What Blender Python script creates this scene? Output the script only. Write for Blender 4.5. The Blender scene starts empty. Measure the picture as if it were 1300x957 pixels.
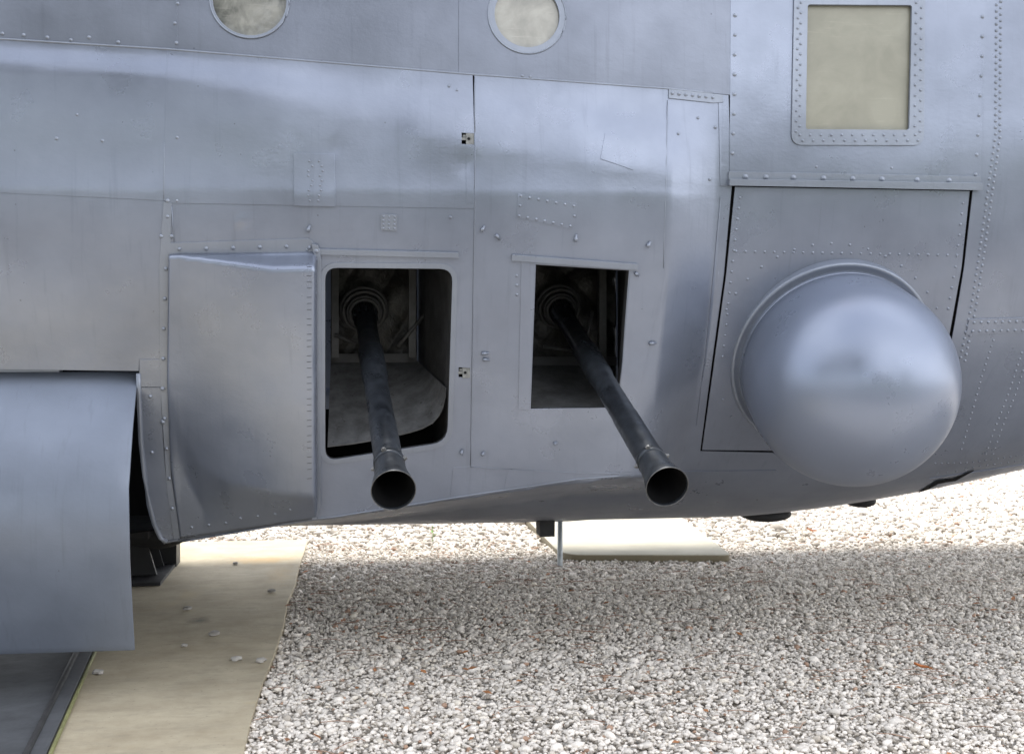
import bpy, bmesh, math, random
import numpy as np
from mathutils import Vector, Matrix
from mathutils.geometry import delaunay_2d_cdt

random.seed(7); rng = np.random.default_rng(7)
sc = bpy.context.scene
R = math.radians

# ------------------------------------------------------------------ camera
YAW = R(7.6); F = 1500.0; PX, PY = 650.0, 434.0; CAMZ = 1.6
cd = bpy.data.cameras.new('camera'); cam = bpy.data.objects.new('camera', cd)
sc.collection.objects.link(cam); sc.camera = cam
cam.location = (0, 0, CAMZ); cam.rotation_euler = (R(90), 0, -YAW)
cd.sensor_fit = 'HORIZONTAL'; cd.sensor_width = 36; cd.lens = F/1300*36
cd.shift_y = -(478.5-PY)/1300; cd.dof.use_dof = True; cd.dof.focus_distance = 5.3; cd.dof.aperture_fstop = 5.0
cd.clip_start = .05; cd.clip_end = 2000

# ------------------------------------------------------------------ light
SUN_EL = R(71)
w = bpy.data.worlds.new('World'); sc.world = w; w.use_nodes = True
nt = w.node_tree; nt.nodes.clear()
out = nt.nodes.new('ShaderNodeOutputWorld'); bg = nt.nodes.new('ShaderNodeBackground')
sky = nt.nodes.new('ShaderNodeTexSky'); sky.sky_type = 'NISHITA'; sky.sun_disc = False
sky.sun_elevation = SUN_EL; sky.sun_rotation = 0; sky.dust_density = 1.5; sky.air_density = 1.0
tc = nt.nodes.new('ShaderNodeTexCoord')
nz = nt.nodes.new('ShaderNodeTexNoise'); nz.inputs['Scale'].default_value = 1.5; nz.inputs['Detail'].default_value = 5
nz.inputs['Roughness'].default_value = .55
cr = nt.nodes.new('ShaderNodeValToRGB'); cr.color_ramp.elements[0].color = (.2, .2, .2, 1); cr.color_ramp.elements[0].position = .32; cr.color_ramp.elements[1].position = .68
mx = nt.nodes.new('ShaderNodeMix'); mx.data_type = 'RGBA'
mx.inputs[7].default_value = (12.5, 12.7, 13.2, 1)
nt.links.new(tc.outputs['Generated'], nz.inputs['Vector']); nt.links.new(nz.outputs['Fac'], cr.inputs['Fac'])
nt.links.new(cr.outputs['Color'], mx.inputs[0]); nt.links.new(sky.outputs['Color'], mx.inputs[6])
nt.links.new(mx.outputs[2], bg.inputs['Color']); bg.inputs['Strength'].default_value = .125
nt.links.new(bg.outputs[0], out.inputs['Surface'])
sd = bpy.data.lights.new('sun', 'SUN'); sd.energy = 2.9; sd.angle = R(14); sd.color = (1, .965, .9)
sun = bpy.data.objects.new('sun', sd); sc.collection.objects.link(sun)
sun.rotation_euler = (-(R(90)-SUN_EL), R(0), 0); sun.location = (0, 10, 20)
sc.view_settings.view_transform = 'Standard'; sc.view_settings.look = 'None'
sc.view_settings.exposure = 1.2; sc.view_settings.gamma = 1
sc.cycles.max_bounces = 8

# ------------------------------------------------------------------ helpers
C = sc.collection
def ray(u, v):
    a, b = (u-PX)/F, (PY-v)/F
    s, c = math.sin(YAW), math.cos(YAW)
    return Vector((s+c*a, c-s*a, b))
def atY(u, v, Y):
    d = ray(u, v); t = Y/d.y
    return Vector((d.x*t, Y, CAMZ+d.z*t))
def XY(u, Y=5.3): return atY(u, PY, Y).x
def gp(u, v, z=0):
    d = ray(u, v); t = (z-CAMZ)/d.z
    return Vector((d.x*t, d.y*t, z))
def link(name, me, mat, parent=None, smooth=False):
    o = bpy.data.objects.new(name, me); C.objects.link(o)
    if mat is not None: me.materials.append(mat)
    if parent is not None: o.parent = parent
    if smooth: me.shade_smooth()
    return o
def tag(o, label=None, cat=None, group=None, kind=None):
    for k, v in (('label', label), ('category', cat), ('group', group), ('kind', kind)):
        if v: o[k] = v
    return o
def empty(name, loc=(0, 0, 0)):
    o = bpy.data.objects.new(name, None); C.objects.link(o); o.location = loc
    o.empty_display_size = .2
    return o
def meshof(name, V, Fc):
    me = bpy.data.meshes.new(name); me.from_pydata([tuple(v) for v in V], [], Fc); me.update()
    return me
def bmobj(name, bm, mat, parent=None, smooth=False, bevel=0):
    if bevel:
        bmesh.ops.bevel(bm, geom=[e for e in bm.edges if len(e.link_faces) == 2 and e.calc_face_angle(0) > .5], offset=bevel, segments=2, affect='EDGES', profile=.5)
    bmesh.ops.recalc_face_normals(bm, faces=bm.faces)
    me = bpy.data.meshes.new(name); bm.to_mesh(me); bm.free()
    o = link(name, me, mat, parent)
    if smooth: me.shade_smooth()
    elif bevel: me.shade_smooth(); me.set_sharp_from_angle(angle=R(40))
    return o
def box(bm, lo, hi):
    vs = [bm.verts.new((x, y, z)) for x in (lo[0], hi[0]) for y in (lo[1], hi[1]) for z in (lo[2], hi[2])]
    for f in ((0,1,3,2),(4,6,7,5),(0,4,5,1),(2,3,7,6),(0,2,6,4),(1,5,7,3)): bm.faces.new([vs[i] for i in f])
    return vs
def frame_of(d):
    d = Vector(d).normalized(); a = Vector((0, 0, 1)) if abs(d.z) < .9 else Vector((1, 0, 0))
    x = d.cross(a).normalized(); y = x.cross(d).normalized()
    return x, y, d
def lathe(bm, org, d, prof, n=32, closed=False):
    """prof: list of (distance along d, radius)"""
    x, y, d = frame_of(d); org = Vector(org); rings = []
    for (t, r) in prof:
        if r < 1e-6: rings.append([bm.verts.new(org+d*t)])
        else: rings.append([bm.verts.new(org+d*t+(x*math.cos(2*math.pi*k/n)+y*math.sin(2*math.pi*k/n))*r) for k in range(n)])
    for A, B in zip(rings[:-1], rings[1:]):
        for k in range(n):
            k2 = (k+1) % n
            if len(A) == 1 and len(B) == 1: continue
            if len(A) == 1: bm.faces.new((A[0], B[k], B[k2]))
            elif len(B) == 1: bm.faces.new((A[k], B[0], A[k2]))
            else: bm.faces.new((A[k], B[k], B[k2], A[k2]))
def tube(bm, pts, r, n=8):
    pts = [Vector(p) for p in pts]; rings = []
    for i, p in enumerate(pts):
        d = (pts[min(i+1, len(pts)-1)]-pts[max(i-1, 0)]).normalized()
        x, y, _ = frame_of(d)
        rings.append([bm.verts.new(p+(x*math.cos(2*math.pi*k/n)+y*math.sin(2*math.pi*k/n))*r) for k in range(n)])
    for A, B in zip(rings[:-1], rings[1:]):
        for k in range(n): bm.faces.new((A[k], A[(k+1) % n], B[(k+1) % n], B[k]))
    bm.faces.new(rings[0][::-1]); bm.faces.new(rings[-1])

# ------------------------------------------------------------------ materials
def newmat(name):
    m = bpy.data.materials.new(name); m.use_nodes = True
    return m, m.node_tree, m.node_tree.nodes['Principled BSDF']
def N(nt, t, **k):
    n = nt.nodes.new(t)
    for a, b in k.items():
        if hasattr(n, a) and not a[0].isupper(): setattr(n, a, b)
        else: n.inputs[a.replace('_', ' ')].default_value = b
    return n
def ramp(nt, fac, stops):
    r = nt.nodes.new('ShaderNodeValToRGB'); e = r.color_ramp.elements
    while len(e) < len(stops): e.new(.5)
    for i, (p, c) in enumerate(stops):
        e[i].position = p; e[i].color = (c, c, c, 1) if not hasattr(c, '__len__') else (*c, 1)
    nt.links.new(fac, r.inputs['Fac']); return r.outputs['Color']
def mixc(nt, fac, a, b, mode='MIX'):
    m = nt.nodes.new('ShaderNodeMix'); m.data_type = 'RGBA'; m.blend_type = mode
    for s, v in ((0, fac), (6, a), (7, b)):
        if hasattr(v, 'is_output') or isinstance(v, bpy.types.NodeSocket): nt.links.new(v, m.inputs[s])
        else: m.inputs[s].default_value = v if s == 0 else (*v, 1)
    return m.outputs[2]
def noise(nt, vec, scale, detail=4, rough=.55, dist=0):
    n = N(nt, 'ShaderNodeTexNoise', Scale=scale, Detail=detail, Roughness=rough, Distortion=dist)
    nt.links.new(vec, n.inputs['Vector']); return n.outputs['Fac']
def bump(nt, h, strength, dist, prev=None):
    b = N(nt, 'ShaderNodeBump', Strength=strength, Distance=dist); nt.links.new(h, b.inputs['Height'])
    if prev: nt.links.new(prev, b.inputs['Normal'])
    return b.outputs['Normal']
def mapping(nt, vec, scale):
    m = N(nt, 'ShaderNodeMapping'); m.inputs['Scale'].default_value = scale; nt.links.new(vec, m.inputs['Vector']); return m.outputs[0]

def paint(name, base, rough=.34, metal=.0, peel=.35, blotch=.6, warp=.5):
    m, nt, p = newmat(name); g = N(nt, 'ShaderNodeNewGeometry').outputs['Position']
    dk = tuple(c*.86 for c in base); lt = tuple(min(1, c*1.16+.012) for c in base)
    c = mixc(nt, ramp(nt, noise(nt, g, 1.4, 5, .6), [(.3, 0), (.7, 1)]), dk, lt)
    # brushed touch-up patches with edges of their own
    t = ramp(nt, noise(nt, mapping(nt, g, (1.1, 1.1, 2.6)), 2.1, 1, .4, 0), [(.58, 0), (.74, 1)])
    t2 = mixc(nt, blotch*.5, (0, 0, 0), t)
    c = mixc(nt, t2, c, tuple(min(1, x*1.28+.02) for x in base))
    # runs of dirt, drawn down the sheet
    s = ramp(nt, noise(nt, mapping(nt, g, (34, 10, 1.6)), 1, 4, .6), [(.58, 0), (.8, 1)])
    s2 = mixc(nt, .35, (0, 0, 0), s); c = mixc(nt, s2, c, tuple(x*.6 for x in base))
    if blotch > .05:
        vo = N(nt, 'ShaderNodeTexVoronoi', Scale=7.0, Randomness=1.0); nt.links.new(g, vo.inputs['Vector'])
        c = mixc(nt, ramp(nt, vo.outputs['Distance'], [(.022, .7), (.03, 0)]), c, tuple(x*.5 for x in base))
    else: c = mixc(nt, ramp(nt, noise(nt, g, 2.0, 2), [(.3, 0), (.7, 1)]), tuple(x*.95 for x in base), tuple(x*1.05 for x in base))
    nt.links.new(c, p.inputs['Base Color'])
    r = ramp(nt, noise(nt, g, 3.2, 5, .65), [(.3, rough-.06), (.72, rough+.12)])
    nt.links.new(r, p.inputs['Roughness']); p.inputs['Metallic'].default_value = metal
    b = bump(nt, noise(nt, g, 130, 1, .4), peel*.5, .0006)
    b = bump(nt, noise(nt, mapping(nt, g, (1, 1, 1.6)), 42, 2, .5), peel*.85, .0012, b)
    b = bump(nt, noise(nt, g, 3.1, 2, .5), warp, .012, b)
    nt.links.new(b, p.inputs['Normal'])
    return m
def plain(name, base, rough=.5, metal=0, var=.25, scale=12, bmp=.3, bscale=80, bdist=.001):
    m, nt, p = newmat(name); g = N(nt, 'ShaderNodeNewGeometry').outputs['Position']
    c = mixc(nt, ramp(nt, noise(nt, g, scale, 6, .65), [(.3, 0), (.7, 1)]), tuple(x*(1-var) for x in base), tuple(min(1, x*(1+var)) for x in base))
    nt.links.new(c, p.inputs['Base Color']); p.inputs['Metallic'].default_value = metal
    nt.links.new(ramp(nt, noise(nt, g, scale*1.7, 4), [(.3, max(0, rough-.08)), (.7, min(1, rough+.1))]), p.inputs['Roughness'])
    nt.links.new(bump(nt, noise(nt, g, bscale, 4, .6), bmp, bdist), p.inputs['Normal'])
    return m
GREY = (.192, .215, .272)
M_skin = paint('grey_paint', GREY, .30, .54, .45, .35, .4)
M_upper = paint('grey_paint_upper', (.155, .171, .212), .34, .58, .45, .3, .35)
M_fair = paint('grey_paint_fairing', GREY, .29, .54, .4, .3, .35)
M_dome = paint('grey_paint_radome', (.195, .222, .288), .30, .48, .10, .0, .05)
M_door = paint('grey_paint_door', (.145, .168, .216), .40, .25, .4, .3, .3)
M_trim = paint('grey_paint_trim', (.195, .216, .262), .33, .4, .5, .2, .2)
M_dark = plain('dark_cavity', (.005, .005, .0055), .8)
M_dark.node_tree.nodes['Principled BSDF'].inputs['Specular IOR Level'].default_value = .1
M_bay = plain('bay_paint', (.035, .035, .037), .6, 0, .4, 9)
M_rubber = plain('rubber', (.02, .02, .021), .75)
M_stand = plain('black_steel', (.012, .012, .014), .5)
M_steel = plain('zinc_steel', (.3, .32, .33), .45, .6)
M_latch = plain('bare_metal', (.19, .19, .185), .45, .7, .3, 60)

def mat_barrel():
    m, nt, p = newmat('gun_metal'); g = N(nt, 'ShaderNodeNewGeometry').outputs['Position']
    c = mixc(nt, ramp(nt, noise(nt, g, 16, 7, .75), [(.3, 0), (.8, 1)]), (.013, .015, .018), (.04, .047, .058))
    c = mixc(nt, ramp(nt, noise(nt, g, 55, 5, .7), [(.70, 0), (.76, 1)]), c, (.30, .31, .32))
    c = mixc(nt, ramp(nt, noise(nt, g, 24, 5, .7, .4), [(.72, 0), (.78, 1)]), c, (.16, .09, .05))
    nt.links.new(c, p.inputs['Base Color']); p.inputs['Metallic'].default_value = .55
    nt.links.new(ramp(nt, noise(nt, g, 14, 5), [(.3, .24), (.7, .48)]), p.inputs['Roughness'])
    nt.links.new(bump(nt, noise(nt, g, 120, 4, .7), .4, .001), p.inputs['Normal']); return m
M_barrel = mat_barrel()
M_bolt = plain('worn_bolt', (.14, .14, .14), .5, .6)
M_lip = plain('worn_muzzle_edge', (.10, .10, .10), .5, .7, .4, 40)
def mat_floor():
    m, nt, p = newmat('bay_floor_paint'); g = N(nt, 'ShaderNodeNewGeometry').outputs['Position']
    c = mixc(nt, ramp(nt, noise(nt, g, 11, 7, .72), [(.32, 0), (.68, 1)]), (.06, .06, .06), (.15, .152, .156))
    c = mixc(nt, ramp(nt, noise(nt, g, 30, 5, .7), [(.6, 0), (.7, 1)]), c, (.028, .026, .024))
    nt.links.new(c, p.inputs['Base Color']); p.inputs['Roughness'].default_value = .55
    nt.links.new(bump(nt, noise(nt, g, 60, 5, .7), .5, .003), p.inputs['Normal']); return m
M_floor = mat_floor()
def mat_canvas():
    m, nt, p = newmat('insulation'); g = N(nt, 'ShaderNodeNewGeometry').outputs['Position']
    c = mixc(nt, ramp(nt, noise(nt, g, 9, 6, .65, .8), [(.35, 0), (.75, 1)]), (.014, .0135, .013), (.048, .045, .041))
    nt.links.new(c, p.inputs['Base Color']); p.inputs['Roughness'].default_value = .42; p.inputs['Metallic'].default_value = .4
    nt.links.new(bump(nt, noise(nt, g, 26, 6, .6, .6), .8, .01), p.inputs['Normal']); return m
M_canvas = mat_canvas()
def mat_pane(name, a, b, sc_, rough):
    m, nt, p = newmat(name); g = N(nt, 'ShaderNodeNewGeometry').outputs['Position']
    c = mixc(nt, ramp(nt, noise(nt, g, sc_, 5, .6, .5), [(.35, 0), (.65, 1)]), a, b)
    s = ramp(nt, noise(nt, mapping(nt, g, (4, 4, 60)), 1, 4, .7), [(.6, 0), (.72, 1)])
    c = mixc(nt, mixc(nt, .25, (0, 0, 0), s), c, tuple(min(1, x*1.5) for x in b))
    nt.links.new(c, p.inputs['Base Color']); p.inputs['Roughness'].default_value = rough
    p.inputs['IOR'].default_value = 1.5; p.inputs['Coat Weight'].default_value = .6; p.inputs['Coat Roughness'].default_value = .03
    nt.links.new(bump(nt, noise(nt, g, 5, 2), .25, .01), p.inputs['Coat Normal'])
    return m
M_port = mat_pane('porthole_painted_reflection', (.05, .052, .045), (.24, .235, .21), 8, .3)  # dark and pale patches put mirrored trees and sky into the pane's colour
M_port2 = mat_pane('yellowed_porthole_acrylic', (.17, .165, .145), (.32, .31, .275), 5, .3)
M_sq = mat_pane('taped_window_acrylic', (.20, .193, .15), (.255, .246, .195), 5, .45)
M_sq.node_tree.nodes['Principled BSDF'].inputs['Coat Weight'].default_value = .15

# ------------------------------------------------------------------ hull surface
YC, RR, ZC, YN = 7.35, 2.15, 2.65, 5.2
def ss(t): t = np.clip(t, 0, 1); return t*t*(3-2*t)
def belly_z(X): return .5 + .30*np.clip((X-2.2)/2.0, 0, 3)**1.6
def pxX(lst, Y):   # image breakpoints -> world X with a value each
    return [XY(u, Y) for u, _ in lst], [q for _, q in lst]
def pxz(lst, Y):
    return [atY(u, v, Y).x for u, v in lst], [atY(u, v, Y).z for u, v in lst]
SEAM = [(-900, 20), (0, 50), (213, 63), (478, 85), (600, 95), (778, 108), (848, 113), (925, 121)]
seamX, seamZ = pxz(SEAM, 5.18)
DmX, DmV = pxX([(-400, .02), (213, .03), (480, .045), (600, .06), (760, .095), (850, .09), (918, .0)], 5.18)
LX, LV = pxX([(-400, .10), (213, .14), (480, .26), (600, .34), (850, .42)], 5.18)
EDGE = [(-900, 862), (205, 691), (403, 658), (430, 655), (600, 628), (735, 608), (850, 600), (985, 598)]
def y_wall(X, z):
    h = np.clip(2.25-z, 0, None); left = ss((XY(420)-X)/(XY(420)-XY(205)))
    return YN + .26*h + left*.17*(h/1.65)**3
edgeX = []; edgeZ = []
for (u0, v0), (u1, v1) in zip(EDGE[:-1], EDGE[1:]):
    for k in range(12):
        u, v = u0+(u1-u0)*k/12, v0+(v1-v0)*k/12
        Y = 5.5
        for _ in range(12): p = atY(u, v, Y); Y = .5*Y+.5*(float(y_wall(p.x, p.z)) if u < 800 else 5.6+.15*min(1, (u-800)/60))
        p = atY(u, v, Y); edgeX.append(p.x); edgeZ.append(p.z)
waves = [(rng.uniform(0, 2*math.pi), 2*math.pi/rng.uniform(.28, .9), rng.uniform(0, 6.28), rng.uniform(.5, 1.4)) for _ in range(16)]
DENTS = [(atY(594, 207, 5.15), .05, .006), (atY(424, 186, 5.15), .03, .004), (atY(310, 283, 5.25), .022, -.005), (atY(700, 190, 5.1), .16, .007), (atY(800, 200, 5.1), .2, -.005),
         (atY(500, 150, 5.15), .18, .006), (atY(330, 150, 5.15), .2, -.005), (atY(560, 240, 5.15), .15, .004), (atY(740, 140, 5.1), .12, -.004), (atY(100, 200, 5.2), .3, .006), (atY(860, 60, 5.2), .3, .005)]
def G(X, z, theta=None):
    """y of the hull's near side at (X, z)"""
    X = np.asarray(X, float); z = np.asarray(z, float)
    a = np.where(z < ZC, ZC-belly_z(X), RR)
    if theta is None: theta = np.arcsin(np.clip((ZC-z)/a, -1, 1))
    k = .8 + .2*ss((theta-R(50))/R(35))
    ku = .3 + .7*ss((np.abs(theta)-R(30))/R(45))
    yb = YN + np.where(theta > 0, k, ku)*RR*(1-np.cos(theta))
    near = np.abs(theta) < R(88)
    # sheet standing proud below the long seam
    zs = np.interp(X, seamX, seamZ)
    Dm = np.interp(X, DmX, DmV) ; L = np.interp(X, LX, LV)
    top = -Dm*ss((zs-z)/L)
    # flat gun wall
    h = np.clip(2.25-z, 0, None)
    left = ss((XY(420)-X)/(XY(420)-XY(205)))
    yf = YN + .26*h + left*.17*(h/1.65)**3
    ze = np.interp(X, edgeX, edgeZ)
    he = np.clip(2.25-ze, 0, None); yfe = YN + .26*he + left*.17*(he/1.65)**3
    line = yfe + (ze-z)/np.maximum(ze-.52, .05)*(7.05-yfe)
    yw = np.where(z > ze, yf, line)
    cre = np.interp(z, [1.2, 2.0, 2.8], [XY(800, 5.4), XY(843, 5.2), XY(848, 5.15)])
    end = np.interp(z, [.9, 1.2, 2.0, 2.8], [XY(880, 5.7), XY(884, 5.6), XY(908, 5.3), XY(915, 5.2)])
    wr = 1-ss((X-cre)/(end-cre))
    wz = ss((2.5-z)/.45)
    y = yb + wr*wz*(np.minimum(yw, yb)-yb)
    y = y + np.where(z < ZC+1, top*np.where(z > ze, 1, ss(1-(ze-z)/.15)), 0)
    d = 0
    for (an, kk, ph, am) in waves: d = d + am*.00055*np.sin(kk*(X*math.cos(an)+z*math.sin(an))+ph)
    for (p, r, am) in DENTS: d = d + am*np.exp(-((X-p.x)**2+(z-p.z)**2)/(r*r))
    y = y + d*np.cos(theta)**2
    return np.where(near, y, yb)
def zof(X, th):
    X = np.asarray(X, float); th = np.asarray(th, float)
    return ZC - np.where(th > 0, ZC-belly_z(X), RR)*np.sin(th)
def S(X, th, off=0.):
    X = np.asarray(X, float); th = np.asarray(th, float)
    def P(X, th): z = zof(X, th); return np.stack([X, G(X, z, th), z], -1)
    p = P(X, th); e = 1e-4
    n = np.cross(P(X+e, th)-P(X-e, th), P(X, th+e)-P(X, th-e))
    n /= np.linalg.norm(n, axis=-1, keepdims=True)+1e-12
    # outward: away from the axis
    ax = np.stack([X, np.full_like(X, YC), np.full_like(X, ZC)], -1)
    s = np.sign(np.sum(n*(p-ax), -1, keepdims=True)); n = n*s
    return p+n*off, n
def hit(u, v):
    """point where the sight line through an image position meets the hull, as (X, theta)"""
    d = ray(u, v); ts = np.linspace(4.6, 8.2, 400)
    X = d.x*ts; z = CAMZ+d.z*ts
    f = d.y*ts - G(X, z)
    f = np.where((z < belly_z(X)+.0005), -1, f)
    i = int(np.argmax(f > 0))
    if f[i] <= 0: return hit(u, v+2 if v < PY else v-2)   # just off the outline: nearest point on it
    lo, hi = ts[max(i-1, 0)], ts[i]
    for _ in range(2):
        ts = np.linspace(lo, hi, 24); X = d.x*ts; z = CAMZ+d.z*ts
        f = d.y*ts - G(X, z); f = np.where((z < belly_z(X)+.0005), -1, f)
        i = max(1, int(np.argmax(f > 0))); lo, hi = ts[i-1], ts[i]
    x = d.x*hi; z = CAMZ+d.z*hi
    a = ZC-float(belly_z(x)) if z < ZC else RR
    return (x, math.asin(max(-1, min(1, (ZC-z)/a))))
SC = RR
def inset(P, g):
    n = len(P); out = []
    A = sum(P[i][0]*P[(i+1) % n][1]-P[(i+1) % n][0]*P[i][1] for i in range(n)); s = 1 if A > 0 else -1
    for i in range(n):
        a, b, c = Vector(P[i-1]), Vector(P[i]), Vector(P[(i+1) % n])
        e1, e2 = (b-a), (c-b)
        if e1.length < 1e-9 or e2.length < 1e-9: out.append(b[:]); continue
        e1.normalize(); e2.normalize()
        n1, n2 = Vector((-e1.y, e1.x))*s, Vector((-e2.y, e2.x))*s
        m = (n1+n2)
        if m.length < .2: out.append(b[:]); continue
        m = m/m.length; out.append((b+m*g/max(.35, m.dot(n1)))[:])
    return out
def subdiv(P, h):
    out = []
    for i in range(len(P)):
        a, b = Vector(P[i]), Vector(P[(i+1) % len(P)]); n = max(1, int((b-a).length/h))
        out += [(a+(b-a)*k/n)[:] for k in range(n)]
    return out
def inside(px, py, P):
    P = np.asarray(P); x0, y0 = P[:, 0], P[:, 1]; x1, y1 = np.roll(x0, -1), np.roll(y0, -1)
    r = np.zeros(len(px), bool)
    for a, b, c, d in zip(x0, y0, x1, y1):
        cond = ((b > py) != (d > py))
        with np.errstate(divide='ignore', invalid='ignore'):
            r ^= cond & (px < (c-a)*(py-b)/(d-b+1e-300)+a)
    return r
def topar(pts, px=True):
    if not px: return [(x, t*SC) for x, t in pts]
    out = []
    for u, v in subdiv(pts, 22):
        q = hit(u, v)
        if q is None: print('MISS', u, v); continue
        out.append((q[0], q[1]*SC))
    return out
def topar_open(pts):
    out = []
    for a, b in zip(pts[:-1], pts[1:]):
        a, b = Vector(a), Vector(b); n = max(1, int((b-a).length/22)); out += [(a+(b-a)*k/n)[:] for k in range(n)]
    return [(hit(u, v)[0], hit(u, v)[1]*SC) for u, v in out+[pts[-1]]]
def sheet(name, poly, mat, parent, off=0., thick=.006, holes=(), gap=.0011, h=.035, px=True, hpx=True, offf=None):
    """a sheet-metal piece lying on the hull: poly outline, holes, standing off proud, with a rim of its own"""
    P = topar(poly, px) if px is not None else list(poly)
    P = subdiv(inset(P, gap), h)
    H = []
    for hh in holes: H.append(subdiv(topar(hh) if hpx else list(hh), h*.6))
    A = np.array(P); lo, hi = A.min(0), A.max(0)
    gx, gy = np.meshgrid(np.arange(lo[0]+h/2, hi[0], h), np.arange(lo[1]+h/2, hi[1], h))
    gx, gy = gx.ravel(), gy.ravel(); ok = inside(gx, gy, P)
    for hh in H: ok &= ~inside(gx, gy, hh)
    verts = [Vector(p) for p in P]; edges = [(i, (i+1) % len(P)) for i in range(len(P))]
    for hh in H:
        b = len(verts); verts += [Vector(p) for p in hh]; edges += [(b+i, b+(i+1) % len(hh)) for i in range(len(hh))]
    verts += [Vector((x, y)) for x, y in zip(gx[ok], gy[ok])]
    vo, eo, fo, *_ = delaunay_2d_cdt(verts, edges, [], 0, 1e-7)
    V = np.array([v[:] for v in vo]); T = np.array([f for f in fo if len(f) == 3])
    c = V[T].mean(1); k = inside(c[:, 0], c[:, 1], P)
    for hh in H: k &= ~inside(c[:, 0], c[:, 1], hh)
    T = T[k]
    used = np.unique(T); rm = -np.ones(len(V), int); rm[used] = np.arange(len(used)); V = V[used]; T = rm[T]
    o_ = off if offf is None else off+offf(V[:, 0], V[:, 1]/SC)
    if np.ndim(o_) == 0: Pt, Nn = S(V[:, 0], V[:, 1]/SC, off)
    else:
        P0, N0 = S(V[:, 0], V[:, 1]/SC, 0); Pt = P0+N0*o_[:, None]
        e = 2e-3
        def Q(a, b): p, n = S(a, b, 0); return p+n*(off+offf(a, b))[:, None]
        Nn = np.cross(Q(V[:, 0]+e, V[:, 1]/SC)-Q(V[:, 0]-e, V[:, 1]/SC), Q(V[:, 0], V[:, 1]/SC+e)-Q(V[:, 0], V[:, 1]/SC-e))
        Nn /= np.linalg.norm(Nn, axis=1, keepdims=True); Nn *= np.sign((Nn*N0).sum(1))[:, None]
    fn = np.cross(Pt[T[:, 1]]-Pt[T[:, 0]], Pt[T[:, 2]]-Pt[T[:, 0]])
    fl = (fn*Nn[T[:, 0]]).sum(1) < 0; T[fl] = T[fl][:, ::-1]
    ed = {}
    for t in T:
        for a, b in ((t[0], t[1]), (t[1], t[2]), (t[2], t[0])): ed[(a, b)] = 1
    bd = [(a, b) for (a, b) in ed if (b, a) not in ed]
    nv = len(Pt); allV = [tuple(p) for p in Pt]; nor = [tuple(n) for n in Nn]; faces = [tuple(int(i) for i in t) for t in T]
    r = .0015 if thick > .004 else .0006
    for a, b in bd:
        pa, pb = Pt[a], Pt[b]; na, nb = Nn[a], Nn[b]
        side = np.cross(pb-pa, na); side /= np.linalg.norm(side)+1e-12
        mid = (na+side)/1.4142
        i0 = len(allV)
        allV += [tuple(pa), tuple(pb), tuple(pb-nb*r+side*r*.7), tuple(pa-na*r+side*r*.7)]; nor += [tuple(na), tuple(nb), tuple(mid), tuple(mid)]
        faces.append((i0+1, i0, i0+3, i0+2))
        i1 = len(allV)
        allV += [allV[i0+3], allV[i0+2], tuple(pb-nb*thick+side*r*.7), tuple(pa-na*thick+side*r*.7)]; nor += [tuple(side)]*4
        faces.append((i1+1, i1, i1+3, i1+2))
    me = bpy.data.meshes.new(name); me.from_pydata(allV, [], faces)
    me.shade_smooth(); me.update()
    me.normals_split_custom_set_from_vertices(nor)
    return link(name, me, mat, parent)
def circ(u, v, r, n=40, rx=None):
    q = hit(u, v); return [(q[0]+(rx or r)*math.cos(2*math.pi*k/n), q[1]*SC+r*math.sin(2*math.pi*k/n)) for k in range(n)]
def rrect(c, radii, n=5):
    """rounded polygon through image corners c (clockwise)"""
    out = []; m = len(c)
    for i in range(m):
        a, b, d = Vector(c[i-1]), Vector(c[i]), Vector(c[(i+1) % m]); r = radii[i]
        p0 = b+(a-b).normalized()*r; p1 = b+(d-b).normalized()*r
        for k in range(n+1):
            t = k/n; out.append((p0*(1-t)**2+b*2*t*(1-t)+p1*t*t)[:])
    return out
def grow(P, g):   # grow an image polygon outward by g
    return inset(P, -g)

# ------------------------------------------------------------------ the aircraft
air = empty('military_aircraft', (0, 7.35, 0)); air.location = (0, 0, 0)
tag(air, 'grey gunship fuselage with two gun barrels, round radome and portholes above white gravel', 'aircraft')
XR, XL = 1750, -420
def seam_pts(u0, u1):
    us = [u0]+[u for u, _ in SEAM if u0 < u < u1]+[u1]
    return [(u, float(np.interp(u, [a for a, _ in SEAM], [b for _, b in SEAM]))) for u in us]
up = .0
c1 = circ(317, 1, .162); c2 = circ(669, 20, .152)
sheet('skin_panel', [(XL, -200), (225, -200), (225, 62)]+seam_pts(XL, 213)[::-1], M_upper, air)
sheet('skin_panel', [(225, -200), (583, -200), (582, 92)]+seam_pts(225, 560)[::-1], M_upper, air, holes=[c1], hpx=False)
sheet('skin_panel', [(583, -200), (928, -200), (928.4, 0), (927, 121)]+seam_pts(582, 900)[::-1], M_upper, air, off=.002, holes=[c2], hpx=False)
win = rrect([(1024, 7), (1156.5, 8), (1153, 166), (1021.5, 165)], [4]*4)
sheet('skin_panel', [(928, -200), (1256, -200), (1251.7, 20), (1243, 230), (926, 226)], M_skin, air, off=.004, holes=[win])
sheet('skin_panel', [(1256, -200), (XR, -200), (XR, 398), (1300, 405), (1212, 412), (1224, 340), (1235, 243), (1243, 230), (1251.7, 20)], M_skin, air, off=0)
lowr = [(985, 598), (1100, 602), (1180, 606), (1235, 598), (1300, 588), (1420, 568)]
sheet('skin_panel', [(1212, 412), (1300, 405), (1500, 402), (1500, 548)]+lowr[::-1]+[(982, 575), (1180, 577), (1195, 500)], M_skin, air, off=0)
sheet('skin_panel', [(XL, 46)]+seam_pts(-400, 213)+[(209, 180), (208, 255), (0, 245), (XL, 235)], M_skin, air, off=.002)
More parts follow.
